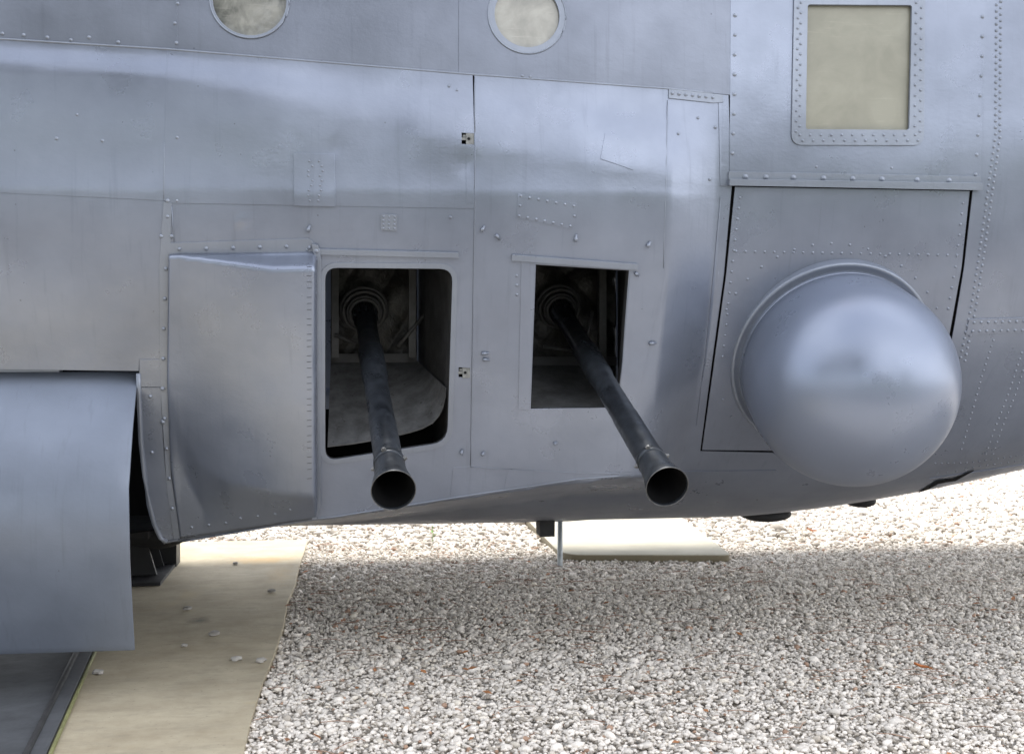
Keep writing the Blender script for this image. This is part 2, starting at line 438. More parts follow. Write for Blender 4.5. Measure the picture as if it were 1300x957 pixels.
sheet('skin_panel', [(XL, 235), (0, 245), (208, 255), (202.5, 340), (203, 456), (177, 456), (176, 471), (0, 469), (XL, 466)], M_skin, air)
p1 = rrect([(412.5, 339.5), (575, 341), (568, 561), (412.5, 585)], [16, 17, 20, 16])
p2 = [(680, 335.5), (798.7, 343), (794, 405), (790, 460), (783.5, 517.5), (673.4, 519), (677, 420)]
l1 = [(586, 169), (602, 170), (602, 184), (586, 183)]; l2 = [(582, 466), (597, 467), (597, 480), (582, 479)]
sheet('skin_panel', seam_pts(213, 600)+[(602, 169), (602, 170), (586, 169), (586, 183), (602, 184), (602, 265), (218, 258), (208, 255), (209, 180)], M_skin, air, off=.003)
sheet('skin_panel', [(218, 258), (602, 265), (597, 592), (575, 593), (571, 632), (430, 655), (403, 659), (403, 318), (398, 308), (216, 318)], M_fair, air, holes=[p1, l2])
sheet('skin_panel', [(602, 95.2)]+seam_pts(603, 848)+[(846, 230), (843, 350), (822, 450), (805, 530), (803, 599), (735, 600), (597, 592), (602, 265)], M_fair, air, off=.003, holes=[p2])
sheet('skin_panel', [(575, 593), (597, 592), (650, 596), (641, 622), (600, 628), (571, 632)], M_skin, air, off=.001)
sheet('skin_panel', [(650, 596), (735, 600), (803, 599), (850, 600), (735, 608), (641, 622)], M_skin, air, off=0)
sheet('skin_panel', seam_pts(848, 925)+[(929, 238), (919, 350), (904, 460), (889, 573), (982, 575), (985, 597), (850, 599), (803, 599), (805, 530), (822, 450), (843, 350), (846, 230)], M_skin, air, off=.0)
# skin underside and the rest of the hull
botX = [atY(205, 690, 5.9).x]+[0]*0
low = topar_open([(205, 688), (403, 659), (430, 655), (571, 632), (600, 628), (641, 622), (735, 608), (850, 600), (985, 598)]+lowr[1:]+[(1500, 548)])
endx = low[-1][0]
sheet('belly_skin', low+[(9, low[-1][1]), (9, R(140)*SC), (low[0][0], R(140)*SC)], M_skin, air, off=-.002, px=None, gap=.001, h=.06)
sheet('upper_hull', [(-6, -R(178)*SC), (9, -R(178)*SC), (9, -R(26)*SC), (-6, -R(26)*SC)], M_skin, air, off=-.02, px=None, h=.12)
sheet('far_hull', [(-6, R(139)*SC), (9, R(139)*SC), (9, R(180)*SC), (-6, R(180)*SC)], M_skin, air, off=-.02, px=None, h=.12)
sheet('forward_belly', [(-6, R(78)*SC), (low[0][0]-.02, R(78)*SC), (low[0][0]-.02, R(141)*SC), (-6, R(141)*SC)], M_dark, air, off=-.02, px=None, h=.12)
q = topar_open([(1490, -200), (1490, 560)]); q = [q[0], q[-1]]
sheet('aft_hull', [(q[0][0], q[0][1]), (9, q[0][1]), (9, low[-1][1]), (q[1][0], low[-1][1])], M_skin, air, off=-.01, px=None, h=.1)
# dark structure behind the seams
back = [(XL, -190), (1700, -190), (1480, 540), (1300, 584), (1235, 592), (985, 592), (850, 594), (600, 620), (403, 650), (232, 676), (210, 600), (207, 475), (180, 466), (XL, 462)]
lat1 = grow(l1, 4); lat2 = grow(l2, 4)
sheet('hull_frame', back, M_dark, air, off=-.014, thick=.004, h=.06,
      holes=[grow(p1, 2), grow(p2, 2), grow(win, 2), lat1, lat2])
bm = bmesh.new()   # bead added along the long seam to give its highlight line
tube(bm, [Vector(S(np.array(a), np.array(b/SC), .001)[0]) for a, b in topar_open(seam_pts(-300, 905))], .0052, 8); bmobj('seam_highlight_bead', bm, M_trim, air, True)
for nm, ln in (('seam_bead', [(597, 592), (650, 596), (735, 600), (845, 600)]), ('seam_bead', [(602.5, 98), (603, 168)]), ('seam_bead', [(603, 186), (602.8, 262), (597.5, 590)]),
               ('seam_bead', [(208.5, 180), (208, 252)]), ('seam_bead', [(847, 128), (845, 232), (842, 340)]), ('seam_bead', [(901, 450), (912, 345)]), ('seam_bead', [(222, 318), (218, 262)])):
    bm = bmesh.new(); tube(bm, [Vector(S(np.array(a), np.array(b/SC), .0028)[0]) for a, b in topar_open(ln)], .0022, 6); bmobj(nm, bm, M_trim, air, True)
bm = bmesh.new()
pe = topar_open([(232, 687), (403, 658), (430, 655), (600, 628), (735, 608), (800, 603)])
tube(bm, [Vector(S(np.array(a), np.array(b/SC), .0)[0]) for a, b in pe], .0042, 8); bmobj('edge_lip', bm, M_trim, air, True)
# door of the radome, with its open joints
door_r = [(932.5, 236.5), (1231.5, 242), (1221, 340), (1208, 412), (1192, 500), (1177, 574), (890.5, 571), (906, 460), (921, 350)]
sheet('radome_door', door_r, M_fair, air, off=.003, gap=.0035)
# strip beside the wheel bay
stripL = [(177, 492), (180, 560), (190, 640), (205, 682)]
sheet('skin_panel', [(177, 456), (203, 456), (204, 491), (177, 491)], M_skin, air, off=.003)
sheet('edge_strip', [(177, 492), (204, 492), (207, 560), (212, 620), (221, 684), (206, 687), (190, 640), (180, 560)], M_fair, air, off=.001)
fs = sheet('fairing_flange', [(208, 256), (218, 258), (216, 330), (213, 480), (217, 600), (229, 682), (221, 684), (212, 620), (204, 492), (203, 456), (202.5, 340)], M_trim, air, off=.005, gap=.0006)
bm = bmesh.new()
pts = [S(*[np.array(c) for c in hit(u, v)], .0)[0] for u, v in [(176, 474), (176.5, 500), (179, 560), (184, 605), (189, 640), (196, 665), (204, 683), (212, 687)]]
tube(bm, pts, .011); bmobj('opening_rim', bm, M_trim, air, True)

# ---- scoop-shaped fairing ahead of the first gun port
def fairing():
    nu, nv = 64, 90; V = []; 
    for j in range(nv+1):
        t = j/nv
        for i in range(nu+1):
            s = i/nu
            uL = np.interp(t, [0, .45, .75, 1], [215, 213, 217, 229]); uR = 403
            u = uL+(uR-uL)*s
            vt = 322-4*s; vb = 684+(659-684)*s - 1
            v = vt+(vb-vt)*t
            q = hit(u, v); P, n = S(np.array(q[0]), np.array(q[1])); n = Vector(n); P = Vector(P)
            crt = (26*min(1, s*1.4)+1)/(vb-vt)                       # depth of the sloping cap
            cap = float(ss(t/max(crt, .004)))
            vc = float(np.interp(s, [0, .08, .2, .4, .7, 1], [470, 540, 585, 608, 618, 624]))
            tcx = (vc-vt)/(vb-vt); wdt = float(np.interp(s, [0, .2, .5, 1], [.14, .10, .05, .035]))
            low = 1-max(0., t-tcx)/(1-tcx)
            sm = 1-float(ss((t-tcx+wdt)/(2*wdt)))
            p = .018+.125*math.sin(min(1, s*1.02)*math.pi/2)**.9
            if s > .985: p *= max(.25, 1-(s-.985)/.015*.75)
            belly = p*(sm+(1-sm)*max(0, low)**.85)
            d = cap*belly - .032*float(ss((t-.38)/.5))*(1-s)**2.2*float(ss(s/.12))*(1-float(ss((t-.9)/.1)))
            d = max(d, .004*cap)
            V.append(P+Vector((0, -1, 0))*d + n*.004)
    Fc = [(j*(nu+1)+i, j*(nu+1)+i+1, (j+1)*(nu+1)+i+1, (j+1)*(nu+1)+i) for j in range(nv) for i in range(nu)]
    me = meshof('gun_fairing', V, Fc); me.shade_smooth()
    o = link('gun_fairing', me, M_fair, air)
    m = o.modifiers.new('s', 'SOLIDIFY'); m.thickness = .004; m.offset = 1 if me.polygons[0].normal.y > 0 else -1
    return V, nu, nv
FV, fu, fv = fairing()
def fair_at(s, t):
    return FV[int(round(t*fv))*(fu+1)+int(round(s*fu))]
sheet('flange_strip', [(205, 309), (300, 306), (392, 303), (399, 308), (396, 322), (390, 324), (216, 323)], M_trim, air, off=.006, gap=0)
sheet('flange_strip', [(396, 309), (404, 311), (408, 330), (407, 640), (402, 657), (397, 657), (400, 640), (401, 330)], M_trim, air, off=.020, thick=.014, gap=0)

# ---- rails, plates and straps
def rail(name, poly, off=.014, th=.016, m=M_trim, **k): return sheet(name, poly, m, air, off=off, thick=th, gap=0, **k)
rail('rain_rail', [(405, 316), (582, 320.5), (582, 327), (405, 322.5)])
rail('rain_rail', [(650, 323), (808.5, 335), (808, 342), (649.5, 330)], .018, .02)
rail('drip_rail', [(924.5, 218.5), (1243, 224.5), (1243, 233), (924, 228)], .014, .014)
rail('drip_rail_lip', [(924, 228), (1243, 233), (1242.5, 241.5), (923.5, 235.5)], .034, .034)
rail('joint_strap', [(849, 114), (917, 121), (918, 130), (905, 131), (849, 125)], .006, .007)
rail('joint_strap', [(1230, 405), (1500, 398), (1500, 418), (1300, 421), (1226, 424.5)], .006, .007, M_skin)
rail('access_plate', [(373, 195), (424, 196), (426, 262), (374, 261)], .010, .007, M_skin)
rail('patch_plate', [(484, 272), (504, 273), (504, 293), (484, 292)], .007, .005)
rail('patch_plate', [(658, 246), (733, 259), (727, 291), (656, 276)], .0065, .0035, M_fair)
rail('patch_plate', [(768, 170), (806, 180), (803, 216), (762, 202)], .0065, .0035, M_fair)
rail('side_strap', [(662, 331), (679, 333), (672, 519), (658, 519)], .0075, .005, M_fair)
rail('side_strap', [(800, 345), (807, 346), (792, 518), (785, 518)], .0055, .004, M_fair)
rail('joint_strap', [(592, 196), (601, 196), (601, 258), (592, 258)], .0055, .003, M_skin)
rail('lower_strap', [(640, 620), (645, 596), (728, 599), (722, 609)], .003, .003, M_skin)
rail('edge_cover', [(912, 131), (922, 131), (925, 236), (914, 236)], .004, .004, M_skin)
rail('edge_cover', [(914, 250), (926, 251), (920, 330), (908, 420), (890, 540), (884, 540), (896, 440), (906, 340)], .0045, .004, M_skin)
rail('belly_lap', [(850, 598), (985, 596.5), (985, 599.5), (850, 601)], .004, .004, M_skin)

# ---- portholes and window
for (u, v, r, ro) in ((317, 1, .160, .169), (669, 20, .150, .176)):
    wn = empty('porthole_window'); wn.parent = air
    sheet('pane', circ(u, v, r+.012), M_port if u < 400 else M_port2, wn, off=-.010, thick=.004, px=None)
    sheet('ring', circ(u, v, ro), M_trim, wn, off=.0045, thick=.012, holes=[circ(u, v, r-.003)], hpx=False, px=None, h=.02)
    bm = bmesh.new(); cc = circ(u, v, ro-.001, 64)
    pp = [S(np.array(a), np.array(b/SC), .004)[0] for a, b in cc]; tube(bm, pp+[pp[0], pp[1]], .0035, 6)
    bmobj('bead', bm, M_trim, wn, True)
wn = empty('square_window'); wn.parent = air
sheet('pane', grow(win, 3), M_sq, wn, off=-.008, thick=.004)
fo_ = rrect([(1007.5, -18), (1173, -17), (1171.5, 185), (1003.7, 184.5)], [14]*4)
sheet('window_frame', fo_, M_trim, wn, off=.013, thick=.012, holes=[win], gap=0)
# tape shadows: faint grid of old tape behind the pane
# ---- rivets
def dome_rivet(bm, p, n, r, hgt=.4, seg=8):
    x, y, d = frame_of(n); p = Vector(p)
    r0 = [bm.verts.new(p+(x*math.cos(2*math.pi*k/seg)+y*math.sin(2*math.pi*k/seg))*r-d*.002) for k in range(seg)]
    r1 = [bm.verts.new(p+(x*math.cos(2*math.pi*k/seg)+y*math.sin(2*math.pi*k/seg))*r*.75+d*r*hgt*.75) for k in range(seg)]
    t = bm.verts.new(p+d*r*hgt*1.1)
    for k in range(seg):
        a = (k+1) % seg; bm.faces.new((r0[k], r0[a], r1[a], r1[k])); bm.faces.new((r1[k], r1[a], t))
def along(pts, sp, end=True):
    out = []; acc = 0
    for (a, b) in zip(pts[:-1], pts[1:]):
        a, b = Vector(a), Vector(b); L = (b-a).length
        while acc <= L: out.append((a+(b-a)*acc/L)[:]); acc += sp
        acc -= L
    return out
def rivets(name, plist, r, off, parent=None, mat=None, hgt=.45, jit=.0):
    bm = bmesh.new()
    for (u, v) in plist:
        if not (-60 < u < 1460 and -60 < v < 900): continue
        q = hit(u+random.uniform(-jit, jit), v+random.uniform(-jit, jit))
        if q is None: continue
        P, n = S(np.array(q[0]), np.array(q[1]), off); dome_rivet(bm, P, n, r*random.uniform(.9, 1.08), hgt)
    o = bmobj(name, bm, mat or M_trim, parent or air, True); o['kind'] = 'stuff'; return o
fr = []
for k in range(16):   # staggered double row round the window frame
    y0 = -8+k*13.0
    fr += [(1015.5-k*.12, y0), (1010-k*.22+2, y0+6.5) ] if y0 < 165 else []
    fr += [(1161.5-k*.15, y0), (1168-k*.12, y0+6.5)] if y0 < 165 else []
for k in range(12): fr += [(1014+k*13.3, 172), (1011+k*13.3+6.5, 179)]
rivets('frame_rivets', fr, .0078, .0135, wn, hgt=.5)
dr = [(1267.7, -10), (1266.5, 170), (1259, 225), (1251.7, 280), (1244, 335), (1236, 388), (1229, 420), (1222, 455)]
dl = along(dr, 8.2)
rivets('rivet_rows', [(u-2.6, v) for u, v in dl]+[(u+2.8, v+4.1) for u, v in dl], .0088, .0005, hgt=.5)
rivets('rivet_rows', along([(1236, 409), (1500, 402)], 9)+along([(1234, 420), (1500, 414)], 9), .0085, .0065, hgt=.5)
rr = along([(1261, 432), (1247, 475), (1232, 530), (1219, 575)], 8)+along([(1297, 448), (1280, 500), (1262, 545), (1250, 580)], 8)+along([(1306, 448), (1289, 500), (1271, 545), (1259, 580)], 8)
rr += along([(1187, 588), (1232, 587), (1300, 577), (1400, 565)], 8)+along([(1190, 600), (1236, 596)], 12)+along([(1226, 594), (1300, 584)], 9)
rivets('rivet_rows', rr, .007, .0005, hgt=.45)
rivets('rivet_rows', along([(933, -5), (932, 120), (929, 215)], 25), .011, .0045)
rivets('rivet_rows', along([(1247, -3), (1246, 80), (1238, 222)], 25), .0105, .0045)
d2 = along([(939, 251), (930, 330), (921, 420), (917, 455)], 13.5)+along([(1222, 258), (1214, 330), (1202, 400)], 13.5)
d2 += along([(934, 319), (1216, 324)], 12.2)
for k in range(26):
    an = R(150+k*9.2)
    if math.sin(an) < .55 or True:
        u, v = 1056+148*math.cos(an), 455+146*math.sin(an)
        if 915 < u < 1210 and v < 560 and u < 1195: d2.append((u, v))
rivets('door_rivets', d2, .0075, .0035)
rivets('strap_rivets', along([(853, 119), (910, 125)], 8.6), .010, .0065)
ap = [(394+random.uniform(-3, 3)+dx, 205+k*6.2) for k in range(9) for dx in (0, 13)]
rivets('plate_rivets', ap, .0058, .0102, hgt=.5)
rivets('plate_rivets', [(487+a*7, 275+b*5) for a in range(3) for b in range(4)], .0055, .0072, hgt=.6)
rivets('plate_rivets', along([(661, 249), (731, 262)], 11.4)+along([(659, 274), (725, 287)], 11)+[(660, 261), (729, 274)], .0072, .0067, hgt=.7)
fl = along([(228, 316), (392, 312)], 34); fl += along([(211, 341), (208, 420), (207, 492), (211, 560), (220, 655)], 38)
rivets('flange_rivets', fl, .010, .006, hgt=.6)
rivets('flange_rivets', [(191, 503), (193, 574), (205, 300), (218, 300), (390, 317), (213, 275), (213, 255)], .010, .002, hgt=.6)
misc = [(225.6, 5), (222, 30), (224, 55), (3, 43), (30, 45), (60, 48), (90, 51), (113, 48), (150, 54), (663, 97), (673, 98), (570, 110), (580, 115), (1036, 212), (1131.5, 213.5), (901, 228), (572, 276), (586, 573), (613, 575), (705, 562), (656, 350), (656, 362), (656, 374),
        (225, 175), (225, 255), (98, 146), (72, 176), (130, 179), (886, 150), (908, 162), (861, 170)]
rivets('loose_rivets', misc, .0085, .002, hgt=.5)
bm = bmesh.new()     # short stitches down the fairing's aft edge
for k in range(30):
    t = .07+k*.0262; P = fair_at(.965, min(.98, t)); P2 = fair_at(.94, min(.98, t))
    tube(bm, [P+Vector((0, -.001, 0)), P2+Vector((0, -.001, 0))], .0009, 5)
bmobj('edge_stitches', bm, M_stand, air)['kind'] = 'stuff'
bm = bmesh.new()
for k in range(7): dome_rivet(bm, fair_at(.1+.12*k, .97-.004*k), (0, -.8, -.6), .009)
bmobj('fairing_rivets', bm, M_trim, air, True)['kind'] = 'stuff'
# bolts with washers on the drip rail
for u in (945, 971, 1006, 1044, 1081, 1118, 1162.5, 1203):
    v = 223.5+(u-925)/318*6; q = hit(u, v+1); P, n = S(np.array(q[0]), np.array(q[1]), .0145)
    bm = bmesh.new(); lathe(bm, P, n, [(-.003, .013), (.002, .013), (.0028, .011), (.0028, .0075), (.006, .0065), (.0072, .004), (.0072, 0)], 14)
    bmobj('bolt', bm, M_trim, air, True)
for (u, v, s, o_) in ((402, 318, .017, .016), (207, 535, .012, .006), (402, 634, .013, .014), (402, 648, .010, .014), (393, 314, .009, .008)):
    q = hit(u, v); P, n = S(np.array(q[0]), np.array(q[1]), o_)
    bm = bmesh.new(); lathe(bm, P, n, [(-.006, s), (.002, s), (.003, s*.85), (.003, s*.6), (.007, s*.5), (.0075, 0)], 14)
    bmobj('bolt', bm, M_trim, air, True)
# little turn-lock studs
for (u, v, an, L) in ((613, 290, 60, .028), (632, 301, -50, .03), (731, 302, 85, .032), (823, 310, 65, .028), (828, 435, 5, .034), (616, 448, 5, .034), (617, 456, -3, .03),
                      (586, 573, 80, .022), (705, 562, 30, .02), (392, 290, 70, .03), (613, 575, 60, .02), (808, 348, -40, .022)):
    q = hit(u, v); P, n = S(np.array(q[0]), np.array(q[1]), .006); P = Vector(P); n = Vector(n)
    bm = bmesh.new(); d = Vector((math.cos(R(an)), 0, math.sin(R(an)))); d = (d-n*d.dot(n)).normalized()
    lathe(bm, P-d*L/2+n*.005, d, [(0, 0), (0, .0075), (L*.55, .0085), (L*.6, .0055), (L, .0055), (L, 0)], 10)
    lathe(bm, P-d*L*.3-n*.01, n, [(0, .006), (.018, .006), (.02, .004), (.02, 0)], 8)
    bmobj('turn_lock', bm, M_trim, air, True)
# latches in their cut-outs
for L4 in (l1, l2):
    cu = sum(p[0] for p in L4)/4; cv = sum(p[1] for p in L4)/4
    q = hit(cu, cv); la = empty('latch'); la.parent = air
    P, n = S(np.array(q[0]), np.array(q[1]), 0); P = Vector(P)
    x0, y0 = P.x, P.y
    bm = bmesh.new(); box(bm, (x0-.036, y0+.03, P.z-.032), (x0+.034, y0+.04, P.z+.032)); bmobj('latch_box', bm, M_dark, la)
    bm = bmesh.new(); box(bm, (x0-.008, y0-.001, P.z-.024), (x0+.026, y0+.006, P.z+.024)); bmobj('latch_plate', bm, M_latch, la, bevel=.003)
    bm = bmesh.new(); box(bm, (x0-.028, y0+.000, P.z-.006), (x0-.009, y0+.006, P.z+.006)); box(bm, (x0-.022, y0+.004, P.z+.008), (x0-.009, y0+.010, P.z+.018)); bmobj('latch_tongue', bm, M_latch, la, bevel=.001)
    bm = bmesh.new(); lathe(bm, (x0+.004, y0-.002, P.z), (0, -1, 0), [(0, .0065), (.001, .0065), (.001, .0)], 12); bmobj('keyhole', bm, M_dark, la)

# ---- radome
q = hit(1056, 456); P0, _ = S(np.array(q[0]), np.array(q[1])); P0 = Vector(P0)
axd = Vector((0, -math.cos(R(25)), -math.sin(R(25))))
rd = empty('radome'); rd.parent = air
bm = bmesh.new(); r = .478; lathe(bm, P0, axd, [(-.30, .452), (.03, .462), (.034, .458), (.034, .45)], 96); bmobj('collar', bm, M_fair, rd, True)
bm = bmesh.new(); lathe(bm, P0, axd, [(-.28, .503), (.004, .503), (.014, .498), (.015, .487), (.008, .478), (.008, .46)], 96); bmobj('base_flange', bm, M_trim, rd, True)
pr = [(.03, .44), (.030, .457), (.036, .461)]
for k in range(1, 6): pr.append((.036+k*.04, .466+.016*k/5))
for k in range(1, 33):
    a = k/32*math.pi/2; pr.append((.245+.482*math.sin(a), .482*math.cos(a) if k < 32 else 0))
bm = bmesh.new(); lathe(bm, P0, axd, pr, 128); bmobj('radome_shell', bm, M_dome, rd, True)

# ---- gun ports, bays and guns
def quadgrid(name, A, B, Cc, D, mat, parent, n=10, m=10, nz=0., thick=.004, seed=0):
    """A..D corners in order; crumple nz"""
    A, B, Cc, D = map(Vector, (A, B, Cc, D)); V = []; rs = np.random.default_rng(seed)
    nn = (B-A).cross(D-A).normalized()
    ph = rs.uniform(0, 6.28, (8, 3)); kk = rs.uniform(1.5, 7, (8, 2))*rs.choice([-1, 1], (8, 2))
    for j in range(m+1):
        for i in range(n+1):
            s, t = i/n, j/m; p = (A*(1-s)+B*s)*(1-t)+(D*(1-s)+Cc*s)*t
            if nz:
                h_ = sum(abs(math.sin(kk[q_][0]*s+kk[q_][1]*t+ph[q_][0]))/(1+q_*.4) for q_ in range(8))/4-.6
                p = p+nn*nz*h_
            V.append(p)
    Fc = [(j*(n+1)+i, j*(n+1)+i+1, (j+1)*(n+1)+i+1, (j+1)*(n+1)+i) for j in range(m) for i in range(n)]
    o = link(name, meshof(name, V, Fc), mat, parent); o.data.shade_smooth()
    mo = o.modifiers.new('s', 'SOLIDIFY'); mo.thickness = thick; mo.offset = 0
    return o
def lining(name, P, depth, parent, mat, off=-.004):
    P = subdiv(topar(P), .03); V = []; n = len(P)
    for (a, b) in P: V.append(Vector(S(np.array(a), np.array(b/SC), off)[0]))
    V2 = [v+Vector((0, depth, 0)) for v in V]
    o = link(name, meshof(name, V+V2, [(i, (i+1) % n, n+(i+1) % n, n+i) for i in range(n)]), mat, parent)
    mo = o.modifiers.new('s', 'SOLIDIFY'); mo.thickness = .003; mo.offset = 0
    return o
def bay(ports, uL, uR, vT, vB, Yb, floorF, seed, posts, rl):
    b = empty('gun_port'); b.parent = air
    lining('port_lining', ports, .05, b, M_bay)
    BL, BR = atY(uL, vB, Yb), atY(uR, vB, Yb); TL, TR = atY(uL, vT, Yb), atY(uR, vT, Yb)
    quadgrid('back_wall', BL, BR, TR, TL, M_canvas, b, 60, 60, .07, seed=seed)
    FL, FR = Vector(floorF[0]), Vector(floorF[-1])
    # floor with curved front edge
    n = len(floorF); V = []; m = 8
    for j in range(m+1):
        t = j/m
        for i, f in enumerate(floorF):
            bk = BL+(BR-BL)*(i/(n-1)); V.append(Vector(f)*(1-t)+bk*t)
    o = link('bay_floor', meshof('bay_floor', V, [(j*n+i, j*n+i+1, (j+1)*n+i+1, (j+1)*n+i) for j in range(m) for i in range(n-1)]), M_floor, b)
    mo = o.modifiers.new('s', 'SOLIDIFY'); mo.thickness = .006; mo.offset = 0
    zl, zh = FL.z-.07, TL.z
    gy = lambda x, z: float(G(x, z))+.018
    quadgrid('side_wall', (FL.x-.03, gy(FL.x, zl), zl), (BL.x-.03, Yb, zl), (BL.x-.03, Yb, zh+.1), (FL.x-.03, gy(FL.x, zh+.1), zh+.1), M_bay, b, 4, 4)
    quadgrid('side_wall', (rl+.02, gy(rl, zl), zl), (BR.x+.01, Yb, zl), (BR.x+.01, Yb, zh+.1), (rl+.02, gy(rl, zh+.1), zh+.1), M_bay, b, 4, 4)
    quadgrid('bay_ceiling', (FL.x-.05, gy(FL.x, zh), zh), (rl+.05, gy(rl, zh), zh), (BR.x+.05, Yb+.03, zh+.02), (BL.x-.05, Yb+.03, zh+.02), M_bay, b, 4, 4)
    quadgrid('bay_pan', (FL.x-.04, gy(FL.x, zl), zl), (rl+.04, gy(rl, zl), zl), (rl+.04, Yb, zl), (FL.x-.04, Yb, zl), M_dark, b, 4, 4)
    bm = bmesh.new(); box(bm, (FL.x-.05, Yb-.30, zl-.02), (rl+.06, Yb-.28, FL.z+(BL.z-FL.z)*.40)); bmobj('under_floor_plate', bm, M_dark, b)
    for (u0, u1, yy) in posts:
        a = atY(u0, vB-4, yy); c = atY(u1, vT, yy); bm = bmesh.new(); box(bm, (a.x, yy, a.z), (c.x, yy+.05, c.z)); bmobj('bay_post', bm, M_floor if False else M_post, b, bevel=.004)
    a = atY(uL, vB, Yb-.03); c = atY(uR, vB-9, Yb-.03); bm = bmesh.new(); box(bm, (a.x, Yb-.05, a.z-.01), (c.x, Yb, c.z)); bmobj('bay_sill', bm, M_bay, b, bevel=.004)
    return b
M_post = plain('bay_post_paint', (.055, .055, .055), .55, 0, .35, 14)
vd = Vector((-280/F, 605/F, 1)); s_, c_ = math.sin(YAW), math.cos(YAW)
VD = (Vector((s_, c_, 0))*vd.z+Vector((c_, -s_, 0))*vd.x+Vector((0, 0, 1))*vd.y)
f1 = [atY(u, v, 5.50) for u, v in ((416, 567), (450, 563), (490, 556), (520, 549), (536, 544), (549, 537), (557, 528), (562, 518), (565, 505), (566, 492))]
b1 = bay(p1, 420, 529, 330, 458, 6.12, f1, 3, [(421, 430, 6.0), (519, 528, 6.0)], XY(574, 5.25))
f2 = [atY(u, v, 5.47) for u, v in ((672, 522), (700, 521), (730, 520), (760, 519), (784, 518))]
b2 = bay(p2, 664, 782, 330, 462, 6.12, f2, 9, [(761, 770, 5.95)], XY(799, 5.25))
for (b, pts_) in ((b1, [((505, 440), (545, 392)), ((425, 425), (452, 436))]), (b2, [((745, 435), (752, 395)), ((690, 440), (735, 446))])):
    for (pa, pb) in pts_:
        bm = bmesh.new(); tube(bm, [atY(*pa, 5.98), atY(*pb, 6.0)], .009, 8); bmobj('brace_rod', bm, M_post, b, True)
lipo = grow(p1, 6)
sheet('port_lip', lipo, M_trim, b1, off=.005, thick=.006, holes=[p1], gap=0, h=.02)

def gun(mu, mv, ru, rv_, dm, parent):
    g = empty('gun'); g.parent = parent
    D = VD.normalized()
    M = ray(mu, mv); M = M*(dm/1.0); M = Vector((M.x, M.y, CAMZ+M.z)); # forward depth = dm
    t = .405*dm*VD.length
    r0 = .0535
    # blast tube
    bm = bmesh.new()
    lathe(bm, M, D, [(.16, r0+.002), (.60, r0+.001), (.61, r0-.001), (1.02, r0-.0015), (1.03, r0+.004), (1.34, r0+.005), (1.36, r0-.003), (t-.18, r0-.003), (t-.16, r0+.004), (t-.02, r0+.006), (t+.1, r0+.006)], 40)
    bmobj('gun_barrel', bm, M_barrel, g, True)
    bm = bmesh.new()
    lathe(bm, M, D, [(.19, r0+.0035), (.18, r0+.004), (.10, r0+.010), (.05, r0+.020), (.015, .0795), (0, .0818), (-.002, .0812), (0, .0792), (.012, .0775)], 56)
    bmobj('muzzle_flare', bm, M_barrel, g, True)
    bm = bmesh.new(); lathe(bm, M, D, [(.010, .078), (.09, r0+.004), (.2, r0-.006), (.75, r0-.006), (.75, 0)], 40); bmobj('bore', bm, M_dark, g, True)
    bm = bmesh.new(); lathe(bm, M, D, [(.004, .0808), (-.002, .0824), (-.003, .0815), (-.002, .0795), (.004, .0795)], 56); bmobj('muzzle_lip', bm, M_lip, g, True)
    bm = bmesh.new(); lathe(bm, M, D, [(.19, r0), (.19, r0+.006), (.225, r0+.006), (.225, r0)], 40); bmobj('clamp_band', bm, M_barrel, g, True)
    x, y, d = frame_of(D)
    for k in range(4):
        a = R(20+90*k); dd = x*math.cos(a)+y*math.sin(a); Pp = M+D*.207+dd*(r0+.004)
        bm = bmesh.new(); lathe(bm, Pp, dd, [(0, .010), (.008, .010), (.007, .0065), (.014, .0065), (.015, 0)], 6); bmobj('bolt', bm, M_bolt, g, False)
    # mount rings round the breech end
    O = M+D*(t-.02); fa = Vector((0, -1, 0))*.8-D*.2
    for (rr_, w_, o2, mt) in ((.112, .018, 0, M_post), (.092, .012, .018, M_bay), (.080, .010, .03, M_post)):
        bm = bmesh.new(); lathe(bm, O, -D, [(o2-.02, rr_-.02), (o2, rr_-.018), (o2+w_*.5, rr_-.010), (o2+w_*.5, rr_-.002), (o2, rr_), (o2-.03, rr_)], 44); bmobj('mount_ring', bm, mt, g, True)
    bm = bmesh.new(); lathe(bm, O, -D, [(-.03, .125), (-.02, .12), (-.03, .10), (-.02, .075), (-.035, .05)], 40); bmobj('bellows', bm, M_bay, g, True)
    for k in range(10):
        a = 2*math.pi*k/10; dd = x*math.cos(a)+y*math.sin(a); Pp = O-D*.006+dd*.104
        bm = bmesh.new(); lathe(bm, Pp, -D, [(0, .006), (.006, .006), (.006, 0)], 6); bmobj('ring_bolt', bm, M_post, g)
    bm = bmesh.new()   # fluting seen on the tube near the mount
    for k in range(12):
        a = 2*math.pi*k/12; dd = x*math.cos(a)+y*math.sin(a); tube(bm, [M+D*(t-.15)+dd*(r0+.003), M+D*(t-.03)+dd*(r0+.005)], .006, 6)
    bmobj('barrel_flutes', bm, M_barrel, g, True)['kind'] = 'stuff'
    return g
def to_part(g, parent):   # gun pieces sit under the gun, the gun under the aircraft
    g.parent = parent
gun(499.5, 622, 461, 400, 4.28, air)
gun(847, 617.5, 705, 393, 4.40, air)

